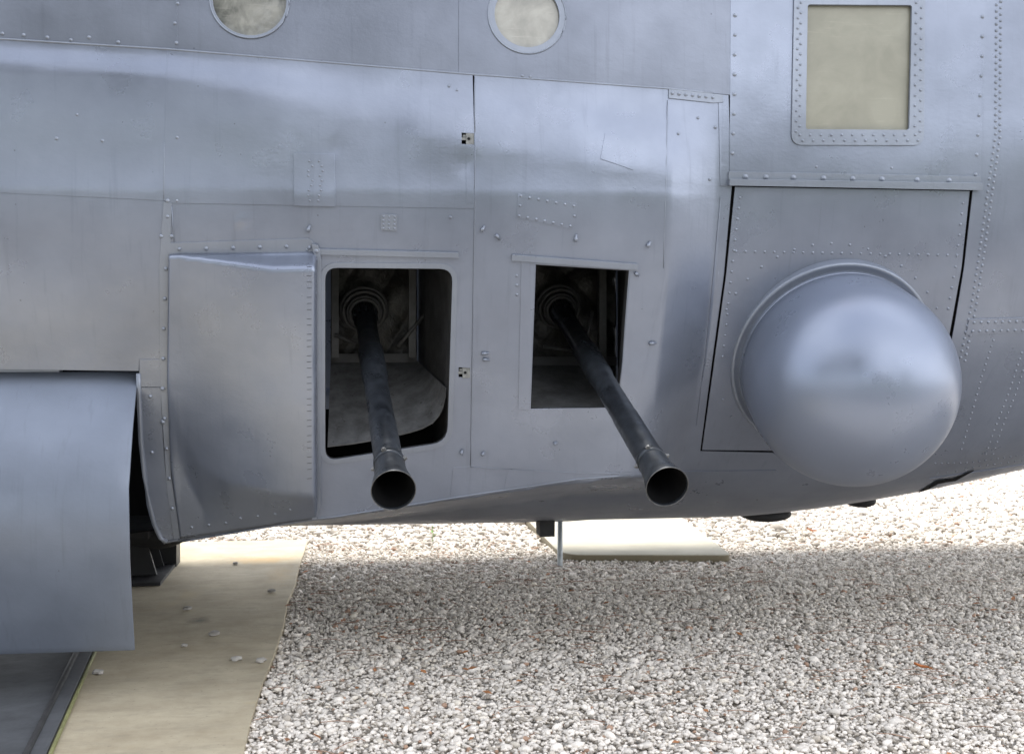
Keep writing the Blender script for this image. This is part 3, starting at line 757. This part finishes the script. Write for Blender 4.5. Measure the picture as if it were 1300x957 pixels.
# ---- hanging door panel at the lower left
def hang_door():
    tops = []; nu, nv = 44, 40; V = []
    xr = XY(175, 5.5)
    zt = atY(175, 471.5, 5.48).z
    for j in range(nv+1):
        t = j/nv; z = zt+(atY(171, 829, 5.30).z-zt)*t
        Y = 5.475-.26*math.sin(math.pi*min(1, t*1.0)**.9)*1.0 - .12*t
        xrr = np.interp(t, [0, .2, .4, .65, 1], [atY(175, 472, Y).x, atY(168.5, 545, Y).x, atY(163.5, 615, Y).x, atY(165, 705, Y).x, atY(171, 829, Y).x])
        for i in range(nu+1):
            s = i/nu; X = xrr-3.2*(1-s)
            V.append(Vector((X, Y+.004*math.sin(X*3+z*2), z - (.0*(1-s)))))
    Fc = [(j*(nu+1)+i, j*(nu+1)+i+1, (j+1)*(nu+1)+i+1, (j+1)*(nu+1)+i) for j in range(nv) for i in range(nu)]
    o = link('wheel_bay_door', meshof('wheel_bay_door', V, Fc), M_door, air); o.data.shade_smooth()
    mo = o.modifiers.new('s', 'SOLIDIFY'); mo.thickness = .012; mo.offset = -1 if o.data.polygons[0].normal.y < 0 else 1
    mo2 = o.modifiers.new('b', 'BEVEL'); mo2.width = .002; mo2.segments = 2; mo2.limit_method = 'ANGLE'
    return o
hang_door()
bm = bmesh.new(); a = atY(-300, 466, 5.48); c = atY(78, 470, 5.48); box(bm, (a.x, 5.44, c.z-.006), (c.x, 5.50, c.z+.008)); bmobj('door_hinge', bm, M_trim, air, bevel=.002)
# nose wheel in its bay
wh = empty('nose_wheel'); wh.parent = air
wc = atY(193, 610, 8.2); prof = [(-.14, .26), (-.14, .36), (-.12, .42), (-.07, .455), (0, .465), (.07, .455), (.12, .42), (.14, .36), (.14, .26)]
bm = bmesh.new(); lathe(bm, wc, (0, 1, 0), prof, 48); bmobj('tyre', bm, M_rubber, wh, True)
bm = bmesh.new(); lathe(bm, wc, (0, 1, 0), [(-.10, 0), (-.10, .12), (-.06, .2), (-.12, .26), (.12, .26), (.06, .2), (.1, .12), (.1, 0)], 36); bmobj('rim', bm, M_bay, wh, True)
bm = bmesh.new(); tube(bm, [wc+Vector((0, 0, 0)), wc+Vector((0, 0, 1.0))], .07, 12); bmobj('strut', bm, M_bay, wh, True)
# inner walls of the wheel bay
q = gp(0, 700)
bm = bmesh.new(); box(bm, (XY(-400, 6), 6.9, .62), (XY(200, 6.9), 6.95, 1.6)); bmobj('bay_bulkhead', bm, M_dark, air)
bm = bmesh.new(); x1 = XY(200, 5.7)+.03; box(bm, (x1, 5.75, .95), (x1+.03, 6.9, 1.9)); bmobj('bay_bulkhead', bm, M_dark, air)
# belly fittings
for (u, v, rx, rz, Y) in ((971, 651.5, .165, .05, 7.15), (1090, 633.5, .095, .05, 7.2)):
    c = atY(u, v, Y); bm = bmesh.new(); bmesh.ops.create_uvsphere(bm, u_segments=24, v_segments=12, radius=1)
    for vv in bm.verts: vv.co = Vector((c.x+vv.co.x*rx, c.y+vv.co.y*.16, c.z+vv.co.z*rz))
    bmobj('belly_blister', bm, M_rubber, air, True)
a = atY(684, 650, 7.0); c = atY(705, 681, 7.0); b_ = atY(686, 681, 7.0)
bm = bmesh.new(); vs = box(bm, (a.x, 7.0, c.z), (c.x, 7.16, a.z+.06))
for vv in vs:
    if vv.co.z < c.z+.001: vv.co.x = b_.x if vv.co.x < (a.x+c.x)/2 else c.x-.004
bmobj('belly_mast', bm, M_rubber, air, bevel=.004)
# torn lower lap at the right
bm = bmesh.new()
tp = [(1236, 599), (1222, 606), (1212, 611), (1200, 613), (1190, 615), (1178, 622), (1166, 629)]
for (u, v), wv in zip(tp, [.001, .004, .007, .006, .006, .004, .001]):
    pass
tq = tp; ws = [.6, 1.6, 2.4, 2.0, 2.2, 1.6, .6]; A_ = []; B_ = []
for (u, v), wv in zip(tp, ws):
    a_ = hit(u-wv*.6, v-wv-3); c_h = hit(u+wv*.3, v+wv*.6-3)
    A_.append(bm.verts.new(S(np.array(a_[0]), np.array(a_[1]), .005)[0])); B_.append(bm.verts.new(S(np.array(c_h[0]), np.array(c_h[1]), .005)[0]))
for i in range(len(tq)-1): bm.faces.new((A_[i], A_[i+1], B_[i+1], B_[i]))
bmobj('torn_joint', bm, M_dark, air)
rail('belly_lap', [(1180, 607), (1235, 599), (1300, 589), (1420, 569), (1420, 575), (1300, 595), (1238, 605)], .003, .004, M_skin)

# ------------------------------------------------------------------ supports
st = empty('support_stand'); base = gp(185, 724); 
tag(st, 'black steel support stand on the concrete pad behind the hanging door', 'support stand')
SY = 8.1
x0, x1 = XY(120, SY), XY(204, SY); zt_ = .03
bm = bmesh.new(); vs = box(bm, (x0, 7.85, zt_), (XY(205, 7.9), 8.55, zt_+.022)); bmobj('base_plate', bm, M_stand, st, bevel=.003)
for u in (164, 192): pass
for (xa, tp_, bt) in ((XY(150, SY), .0, 0), (XY(190, SY), 0, 0)):
    pass
def prism(name, pts, y0, y1, mat, par):
    bm = bmesh.new(); A = [bm.verts.new((p[0], y0, p[1])) for p in pts]; B = [bm.verts.new((p[0], y1, p[1])) for p in pts]; n = len(pts)
    bm.faces.new(A); bm.faces.new(B[::-1])
    for i in range(n): bm.faces.new((A[i], B[i], B[(i+1) % n], A[(i+1) % n]))
    return bmobj(name, bm, mat, par, bevel=.002)
ga, gb, gc_, gd = atY(166, 683, SY), atY(185, 683, SY), atY(199, 722, SY), atY(150, 722, SY)
prism('gusset', [(ga.x, ga.z), (gb.x, gb.z), (gc_.x, zt_+.022), (gd.x, zt_+.022)], SY, SY+.02, M_stand, st)
prism('gusset', [(ga.x, ga.z), (gb.x, gb.z), (gc_.x, zt_+.022), (gd.x, zt_+.022)], SY+.3, SY+.32, M_stand, st)
a, c = atY(60, 663, 7.9), atY(188, 684, 7.9); bm = bmesh.new(); box(bm, (a.x, 7.9, c.z), (c.x, 8.4, a.z)); bmobj('cross_beam', bm, M_stand, st, bevel=.005)
a, c = atY(198, 640, 8.5), atY(224, 707, 8.5); bm = bmesh.new(); box(bm, (a.x, 8.5, zt_), (c.x, 8.68, a.z)); bmobj('post', bm, M_stand, st, bevel=.005)
pl = empty('ground_pole'); b0 = gp(711, 722); pl.location = (b0.x, b0.y, 0)
tag(pl, 'thin galvanised steel pole standing in the gravel beneath the belly', 'pole')
bm = bmesh.new(); lathe(bm, (0, 0, -.05), (0, 0, 1), [(0, .019), (.7, .019), (.7, 0)], 14); bmobj('shaft', bm, M_steel, pl, True)
bm = bmesh.new(); lathe(bm, (0, 0, .60), (0, 0, 1), [(0, .019), (0, .028), (.03, .028), (.03, 0)], 14); bmobj('cap', bm, M_steel, pl, True)

# ------------------------------------------------------------------ ground
def mat_gravel_ground():
    m, nt, p = newmat('gravel_bed'); g = N(nt, 'ShaderNodeNewGeometry').outputs['Position']
    v = N(nt, 'ShaderNodeTexVoronoi', Scale=34.0); nt.links.new(g, v.inputs['Vector'])
    c = ramp(nt, v.outputs['Color'], [(.0, (.30, .28, .25)), (.5, (.46, .435, .40)), (1, (.66, .64, .60))])
    c = mixc(nt, ramp(nt, v.outputs['Distance'], [(.3, 0), (.75, 1)]), c, (.26, .225, .18))
    nt.links.new(c, p.inputs['Base Color']); p.inputs['Roughness'].default_value = .95
    nt.links.new(bump(nt, v.outputs['Distance'], 1.0, -.012), p.inputs['Normal']); return m
def mat_stone():
    m, nt, p = newmat('crushed_stone'); a = N(nt, 'ShaderNodeAttribute', attribute_name='tint')
    g = N(nt, 'ShaderNodeNewGeometry').outputs['Position']
    c = mixc(nt, noise(nt, g, 90, 4, .7), (.72, .7, .68), (1.15, 1.15, 1.15))
    c = mixc(nt, 1., a.outputs['Color'], c, 'MULTIPLY'); nt.links.new(c, p.inputs['Base Color'])
    p.inputs['Roughness'].default_value = .8
    nt.links.new(bump(nt, noise(nt, g, 160, 3, .7), .4, .002), p.inputs['Normal']); return m
def mat_concrete():
    m, nt, p = newmat('stained_concrete'); g = N(nt, 'ShaderNodeNewGeometry').outputs['Position']
    c = mixc(nt, ramp(nt, noise(nt, g, 3, 7, .7), [(.3, 0), (.7, 1)]), (.33, .275, .185), (.48, .415, .295))
    c = mixc(nt, ramp(nt, noise(nt, mapping(nt, g, (1.8, 5, 1)), 2.2, 7, .75), [(.48, 0), (.9, 1)]), c, (.25, .22, .16))
    c = mixc(nt, ramp(nt, noise(nt, g, 1.3, 3, .5, .8), [(.66, 0), (.78, 1)]), c, (.44, .35, .21))
    def spot(P, rx, ry, col, c, k=.8):
        mp = N(nt, 'ShaderNodeMapping', vector_type='POINT'); mp.inputs['Location'].default_value = (-P.x/rx, -P.y/ry, 0); mp.inputs['Scale'].default_value = (1/rx, 1/ry, 0)
        nt.links.new(g, mp.inputs['Vector']); ln = N(nt, 'ShaderNodeVectorMath', operation='LENGTH'); nt.links.new(mp.outputs[0], ln.inputs[0])
        ad = N(nt, 'ShaderNodeMath', operation='ADD'); nt.links.new(ln.outputs['Value'], ad.inputs[0]); nt.links.new(noise(nt, g, 12, 5, .7), ad.inputs[1])
        return mixc(nt, ramp(nt, ad.outputs[0], [(.75, k), (1.0, 0)] if False else [(.5, k), (1.0, 0)]), c, col)
    c = spot(gp(252, 794), .16, .17, (.10, .10, .075), c)
    c = spot(gp(335, 716), .55, .35, (.55, .36, .15), c, .65)
    c = spot(gp(355, 735), .2, .8, (.47, .33, .16), c, .4)
    c = mixc(nt, ramp(nt, noise(nt, g, 45, 5, .75), [(.62, 0), (.72, 1)]), c, (.18, .16, .12))
    nt.links.new(c, p.inputs['Base Color']); p.inputs['Roughness'].default_value = .9
    nt.links.new(bump(nt, noise(nt, g, 40, 7, .75), .5, .006), p.inputs['Normal']); return m
def mat_white_conc():
    m, nt, p = newmat('pale_concrete'); g = N(nt, 'ShaderNodeNewGeometry').outputs['Position']
    c = mixc(nt, ramp(nt, noise(nt, g, 2.3, 7, .7), [(.3, 0), (.7, 1)]), (.34, .315, .245), (.44, .41, .33))
    sx = N(nt, 'ShaderNodeSeparateXYZ'); nt.links.new(g, sx.inputs[0])   # moss and soil on the cast edge
    lo = N(nt, 'ShaderNodeMath', operation='LESS_THAN'); lo.inputs[1].default_value = .053; nt.links.new(sx.outputs['Z'], lo.inputs[0])
    c = mixc(nt, lo.outputs[0], c, (.20, .17, .11))
    nt.links.new(c, p.inputs['Base Color']); p.inputs['Roughness'].default_value = .9
    nt.links.new(bump(nt, noise(nt, g, 30, 7, .75), .5, .006), p.inputs['Normal']); return m
gs = link('ground', meshof('ground', [(-150, -150, -.012), (150, -150, -.012), (150, 150, -.012), (-150, 150, -.012)], [(0, 1, 2, 3)]), mat_gravel_ground())
gs['kind'] = 'structure'
unseen_lawn = link('unseen_lawn', meshof('unseen_lawn', [(-150, -150, -.004), (150, -150, -.004), (150, -9, -.004), (-150, -9, -.004)], [(0, 1, 2, 3)]), plain('mown_grass', (.05, .085, .025), .9, 0, .4, 3, .8, 90, .02)); unseen_lawn['kind'] = 'structure'  # unseen grass added behind the camera, darkening what the hull mirrors
path = link('unseen_asphalt', meshof('unseen_asphalt', [(-150, -9.1, 0), (150, -9.1, 0), (150, 1.2, 0), (-150, 1.2, 0)], [(0, 1, 2, 3)]), plain('asphalt', (.13, .125, .12), .85, 0, .2, 30, .6, 120, .004)); path['kind'] = 'structure'  # unseen asphalt added around the camera to dim bounce and reflections on the hull
def slab(name, pts, z, h_, mat):
    n = len(pts); bm = bmesh.new(); A = [bm.verts.new((p[0], p[1], z)) for p in pts]; bm.faces.new(A)
    r = bmesh.ops.extrude_face_region(bm, geom=list(bm.faces)); 
    for g_ in r['geom']:
        if isinstance(g_, bmesh.types.BMVert): g_.co.z -= h_
    return bmobj(name, bm, mat, None, bevel=.008)
near_r = gp(338, 868); far_r = gp(390, 689); dirr = (near_r-far_r)
e1 = near_r+dirr*.9; 
padL = [(far_r.x, far_r.y), (far_r.x-5, far_r.y+.02), (e1.x-5, e1.y), (e1.x, e1.y)]
# slightly wandering right edge
ed_ = []
for k in range(14):
    t = k/13; p = far_r+(e1-far_r)*t; ed_.append((p.x+random.uniform(-.012, .012), p.y))
padL = ed_+[(e1.x-5, e1.y), (far_r.x-5, far_r.y)]
pad1 = slab('concrete_pad', padL, .03, .12, mat_concrete()); pad1['kind'] = 'structure'
def P2(u, v): p = gp(u, v, .06); return Vector((p.x, p.y))
A1, B1 = P2(713, 703.5), P2(929, 704); dl_ = (P2(671, 661)-A1).normalized(); dr_ = (P2(872, 661)-B1).normalized()
A0 = A1+dl_*3.4; B0 = B1+dr_*3.4
cor = []
for k in range(9):
    t = k/8; cor.append(tuple((A1+dl_*.30)*(1-t)**2+A1*2*t*(1-t)+(A1+(B1-A1).normalized()*.16)*t*t))
for k in range(6):
    t = k/5; cor.append(tuple((B1+(A1-B1).normalized()*.08)*(1-t)**2+B1*2*t*(1-t)+(B1+dr_*.08)*t*t))
pad2 = slab('concrete_pad', [tuple(A0)]+cor+[tuple(B0)], .06, .14, mat_white_conc()); pad2['kind'] = 'structure'
# dark mat at the near left
mt = empty('rubber_mat'); tag(mt, 'dark grey rubber mat with a yellowed edge lying on the concrete pad', 'mat')
m0, m1 = gp(118, 828, .03), gp(86, 900, .03)
k0, k1 = (m0.x, m0.y+1.2), None
dm_ = (m0-m1)*1.4
pts_m = [(m0.x+dm_.x, m0.y+dm_.y), (m1.x-dm_.x, m1.y-dm_.y), (m1.x-dm_.x-3, m1.y-dm_.y), (m0.x+dm_.x-3, m0.y+dm_.y)]
bm = bmesh.new(); A = [bm.verts.new((p[0], p[1], .052)) for p in pts_m]; bm.faces.new(A); r = bmesh.ops.extrude_face_region(bm, geom=list(bm.faces))
for g_ in r['geom']:
    if isinstance(g_, bmesh.types.BMVert): g_.co.z -= .02
bmobj('mat_sheet', bm, plain('worn_rubber', (.06, .063, .068), .7, 0, .35, 4, .6, 30, .004), mt, bevel=.004)
bm = bmesh.new()
a, b = Vector((*pts_m[0], .05)), Vector((*pts_m[1], .05))
tube(bm, [a+Vector((-.07, 0, .004)), b+Vector((-.07, 0, .004))], .014, 8); bmobj('mat_ridge', bm, M_rubber, mt, True)
bm = bmesh.new(); tube(bm, [a+Vector((.012, 0, -.012)), b+Vector((.012, 0, -.012))], .009, 6); bmobj('edge_trim', bm, plain('yellowed_trim', (.17, .17, .07), .7), mt, True)

# gravel stones
def inpoly(x, y, P): return inside(x, y, P)
ico = bmesh.new(); bmesh.ops.create_icosphere(ico, subdivisions=1, radius=1); ico.verts.ensure_lookup_table()
IV = np.array([v.co[:] for v in ico.verts]); IF = np.array([[v.index for v in f.verts] for f in ico.faces]); ico.free()
def stones(name, d0, d1, dens, size, label=None):
    A = .5*(d1*d1-d0*d0)*.98; n = int(A*dens)
    d = np.sqrt(rng.uniform(d0*d0, d1*d1, n)); a = rng.uniform(-.45, .47, n)
    s, c = math.sin(YAW), math.cos(YAW)
    x = d*(s+c*a); y = d*(c-s*a)
    k = (d < 11.2) | (a > .08)     # farther out, only where the ground shows past the tail end
    k &= ~inpoly(x, y, padL) & ~inpoly(x, y, [tuple(A0)]+cor+[tuple(B0)])
    x, y, d = x[k], y[k], d[k]; n = len(x)
    var = IV[None]*rng.uniform(.72, 1.28, (n, 12, 1))
    sc3 = size*rng.lognormal(0, .38, (n, 1, 1))*np.concatenate([rng.uniform(.8, 1.4, (n, 1, 1)), rng.uniform(.7, 1.2, (n, 1, 1)), rng.uniform(.45, .8, (n, 1, 1))], 2)
    p = var*sc3
    al, be, ga = rng.uniform(0, 6.28, n), rng.uniform(-.6, .6, n), rng.uniform(-.6, .6, n)
    ca, sa = np.cos(al), np.sin(al); cb, sb = np.cos(be), np.sin(be)
    X, Y, Z = p[..., 0], p[..., 1], p[..., 2]
    Y, Z = Y*cb[:, None]-Z*sb[:, None], Y*sb[:, None]+Z*cb[:, None]
    X, Z = X*np.cos(ga)[:, None]-Z*np.sin(ga)[:, None], X*np.sin(ga)[:, None]+Z*np.cos(ga)[:, None]
    X, Y = X*ca[:, None]-Y*sa[:, None], X*sa[:, None]+Y*ca[:, None]
    hgt = rng.uniform(-.005, .012, n)+.008*np.sin(x*2.3+1)*np.sin(y*1.9)
    P = np.stack([X+x[:, None], Y+y[:, None], Z+hgt[:, None]], -1).reshape(-1, 3)
    Fi = (IF[None]+(np.arange(n)*12)[:, None, None]).reshape(-1, 3)
    me = bpy.data.meshes.new(name); me.vertices.add(len(P)); me.vertices.foreach_set('co', P.ravel().astype('f'))
    me.loops.add(Fi.size); me.loops.foreach_set('vertex_index', Fi.ravel().astype('i'))
    me.polygons.add(len(Fi)); me.polygons.foreach_set('loop_start', np.arange(0, Fi.size, 3).astype('i')); me.polygons.foreach_set('loop_total', np.full(len(Fi), 3, 'i'))
    me.update(calc_edges=True)
    g = rng.uniform(.52, .82, n); col = np.stack([g*1.06, g*.985, g*.885, np.ones(n)], -1)
    br = rng.random(n); 
    patch = (np.sin(x*1.7+.5)*np.sin(y*2.9+1.0)+np.sin(x*4.1)*np.sin(y*5.3))*.02
    m1_ = br < .02+patch; col[m1_, :3] = np.stack([g*.55, g*.36, g*.25], -1)[m1_]
    m2_ = (br > .03+patch) & (br < .13); col[m2_, :3] *= np.array([.55, .53, .5])
    m3_ = br > .93; col[m3_, :3] = np.stack([g*1.05, g*.96, g*.82], -1)[m3_]
    at = me.color_attributes.new('tint', 'FLOAT_COLOR', 'POINT'); at.data.foreach_set('color', np.repeat(col, 12, 0).ravel().astype('f'))
    o = link(name, me, M_stone); o['kind'] = 'stuff'; o['label'] = label; return o
M_stone = mat_stone()
stones('gravel', 4.45, 9.2, 3500, .0088, 'white and grey crushed gravel around the concrete pads')
stones('gravel', 9.2, 16, 900, .0165, 'sunlit gravel beyond the belly shadow')

# pine needles and dry leaves on the gravel
bm = bmesh.new()
for k in range(420):
    d = math.sqrt(random.uniform(4.4**2, 9.5**2)); a = random.uniform(-.25, .46)
    x = d*(s_+c_*a); y = d*(c_-s_*a)
    if inside(np.array([x]), np.array([y]), padL)[0]: continue
    an = random.gauss(0, .5); L = random.uniform(.05, .16)
    tube(bm, [(x, y, .024), (x+L*.5*math.cos(an), y+L*.5*math.sin(an)+.001, .030), (x+L*math.cos(an), y+L*math.sin(an), .024)], .0018, 3)
o = bmobj('pine_needles', bm, plain('dry_needle', (.26, .14, .085), .7), None); tag(o, 'rust brown pine needles scattered on the gravel', None, None, 'stuff')
bm = bmesh.new()
for k in range(130):
    d = math.sqrt(random.uniform(4.4**2, 9.0**2)); a = random.uniform(-.2, .46) if k % 3 else random.uniform(-.2, 0)
    x = d*(s_+c_*a); y = d*(c_-s_*a)
    if inside(np.array([x]), np.array([y]), padL)[0]: continue
    an = random.uniform(0, 6.28); L = random.uniform(.012, .032); wd = L*.4; e, f = Vector((math.cos(an), math.sin(an), random.uniform(-.2, .3))), Vector((-math.sin(an), math.cos(an), .1))
    p = Vector((x, y, .034)); vs = [bm.verts.new(p+e*L), bm.verts.new(p+f*wd+Vector((0, 0, .004))), bm.verts.new(p-e*L), bm.verts.new(p-f*wd)]
    bm.faces.new(vs)
o = bmobj('leaf_litter', bm, plain('dry_leaf', (.30, .13, .05), .7, 0, .5, 3), None); tag(o, 'dead brown leaf scraps lying between the stones', None, None, 'stuff')
# small stones lying on the pad
sv = bpy.data.meshes.new('pebble'); bm = bmesh.new(); bmesh.ops.create_icosphere(bm, subdivisions=2, radius=.02)
for v_ in bm.verts: v_.co *= random.uniform(.8, 1.2); v_.co.z *= .65
bm.to_mesh(sv); bm.free(); sv.materials.append(plain('pebble_stone', (.33, .31, .28), .85))
for (u, v, s, lb) in ((299, 715, 1.0, 'small grey pebble beside the orange stain on the concrete'), (345, 750, 1.1, 'small dark pebble near the right edge of the concrete pad'), (238, 772, 1.1, 'grey pebble just behind the black oil spot'),
                  (272, 804, 1.3, 'pale flat pebble in front of the black oil spot'), (331, 838, 1.2, 'pale pebble at the right edge of the concrete, nearest the gravel'), (300, 836, 1.2, 'flat dark pebble on the concrete near its pale neighbour at the edge'), (214, 719, .8, 'tiny pebble beside the base plate of the support stand'),
                  (124, 853, 1.2, 'pale pebble right beside the edge of the rubber mat'), (234, 819, .8, 'tiny flat pebble on the middle of the concrete')):
    p = gp(u, v, .04); o = bpy.data.objects.new('pebble', sv); C.objects.link(o); o.location = (p.x, p.y, .042); o.scale = (s*1.2, s, s*.8); o.rotation_euler = (0, 0, random.uniform(0, 6))
    tag(o, lb, 'pebble', 'pebbles lying on the concrete pad')
# a green weed and two dead leaves
wd_ = empty('weed_sprout', gp(549, 688)); tag(wd_, 'single bright green weed growing from the sunlit gravel under the belly', 'weed')
bm = bmesh.new(); tube(bm, [(0, 0, 0), (.006, 0, .07), (0, 0, .13)], .003, 5); bmobj('stem', bm, plain('weed_green', (.12, .26, .03), .6), wd_)
for k in range(4):
    a = k*1.7; bm = bmesh.new(); z = .05+.022*k
    vs = [bm.verts.new(p) for p in ((0, 0, z), (.02*math.cos(a)-.008*math.sin(a), .02*math.sin(a)+.008*math.cos(a), z+.012), (.045*math.cos(a), .045*math.sin(a), z+.02), (.02*math.cos(a)+.008*math.sin(a), .02*math.sin(a)-.008*math.cos(a), z+.012))]
    bm.faces.new(vs); bmobj('leaf', bm, bpy.data.materials['weed_green'], wd_)
for (u, v, L, lb) in ((1169, 847, .035, 'curled orange dead leaf on the open gravel, nearest the camera'), (1030, 674, .04, 'orange dead leaf on the sunlit gravel behind the belly blister')):
    p = gp(u, v, .035); bm = bmesh.new(); V_ = []
    for j in range(5):
        for i in range(5):
            s, t = i/4-.5, j/4-.5; wv = math.cos(t*math.pi)*.9
            V_.append(bm.verts.new((s*L*1.2*wv, t*L*2, L*1.2*s*s+abs(t)*L*.4)))
    for j in range(4):
        for i in range(4): bm.faces.new((V_[j*5+i], V_[j*5+i+1], V_[j*5+i+6], V_[j*5+i+5]))
    bmesh.ops.remove_doubles(bm, verts=bm.verts, dist=1e-5)
    o = bmobj('dead_leaf', bm, plain('orange_leaf', (.5, .17, .05), .7), None, True); o.location = p; o.rotation_euler = (.2, .1, 1.1); tag(o, lb, 'leaf')

# ------------------------------------------------------------------ trees behind the photographer, mirrored in the paint and panes
def leaf_mat():
    m, nt, p = newmat('foliage'); oi = N(nt, 'ShaderNodeNewGeometry').outputs['Position']
    c = mixc(nt, ramp(nt, noise(nt, oi, .9, 4), [(.3, 0), (.7, 1)]), (.04, .05, .028), (.08, .10, .05)); nt.links.new(c, p.inputs['Base Color']); p.inputs['Roughness'].default_value = .6
    return m
M_leaf = leaf_mat(); M_bark = plain('bark', (.10, .08, .06), .9)
def tree(x, y, hgt, rad, seed, label):
    rs = np.random.default_rng(seed); t = empty('broadleaf_tree', (x, y, 0)); tag(t, label, 'tree', 'trees facing the aircraft')
    bm = bmesh.new(); tube(bm, [(0, 0, -.1), (.1, .1, hgt*.3), (0, .2, hgt*.7)], .18, 10)
    for k in range(6):
        a = k*1.05; tube(bm, [(.05, .1, hgt*.3+k*.3), (rad*.6*math.cos(a), rad*.6*math.sin(a), hgt*.55+k*.3)], .07, 6)
    bmobj('trunk', bm, M_bark, t, True)
    nc = 26; cen = rs.normal(0, 1, (nc, 3)); cen /= np.linalg.norm(cen, axis=1, keepdims=True); cen *= rs.uniform(.3, 1, (nc, 1))
    cen = cen*np.array([rad, rad, hgt*.36])+np.array([0, 0, hgt*.62])
    m = 170; cc = np.repeat(cen, m, 0)+rs.normal(0, rad*.17, (nc*m, 3)); n = len(cc)
    e = rs.normal(0, 1, (n, 3)); e /= np.linalg.norm(e, axis=1, keepdims=True); f = np.cross(e, rs.normal(0, 1, (n, 3))); f /= np.linalg.norm(f, axis=1, keepdims=True)
    sz = rs.uniform(.12, .26, (n, 1)); V = np.stack([cc+e*sz, cc+f*sz*.6, cc-e*sz, cc-f*sz*.6], 1).reshape(-1, 3)
    me = bpy.data.meshes.new('crown'); me.from_pydata(V.tolist(), [], (np.arange(n*4).reshape(-1, 4)).tolist()); me.update(); link('crown', me, M_leaf, t)
for (x, y, h_, r_, sd_, lb) in ((-9.0, -12, 16.5, 4.4, 1, 'tall dense tree behind the photographer, facing the hanging door'),
    (-2.6, -15, 17.5, 4.3, 2, 'tall tree behind the photographer, opposite the first gun port'),
    (-16, -11, 16, 4.6, 3, 'broad tree behind the photographer at the nose end of the row'),
    (-24, -14, 15, 4.8, 7, 'outermost broad tree past the nose of the aircraft'),
    (-6.5, -20, 17, 4.2, 8, 'tree set back between the two tallest behind the photographer'),
    (3.2, -21, 7.5, 3.2, 4, 'smaller round tree behind the photographer, opposite the second gun port'),
    (11, -25, 6.5, 3.4, 5, 'low tree behind the photographer, opposite the radome'),
    (21, -23, 7.5, 3.8, 6, 'broad tree behind the photographer at the tail end of the row')):
    tree(x, y, h_, r_, sd_, lb)
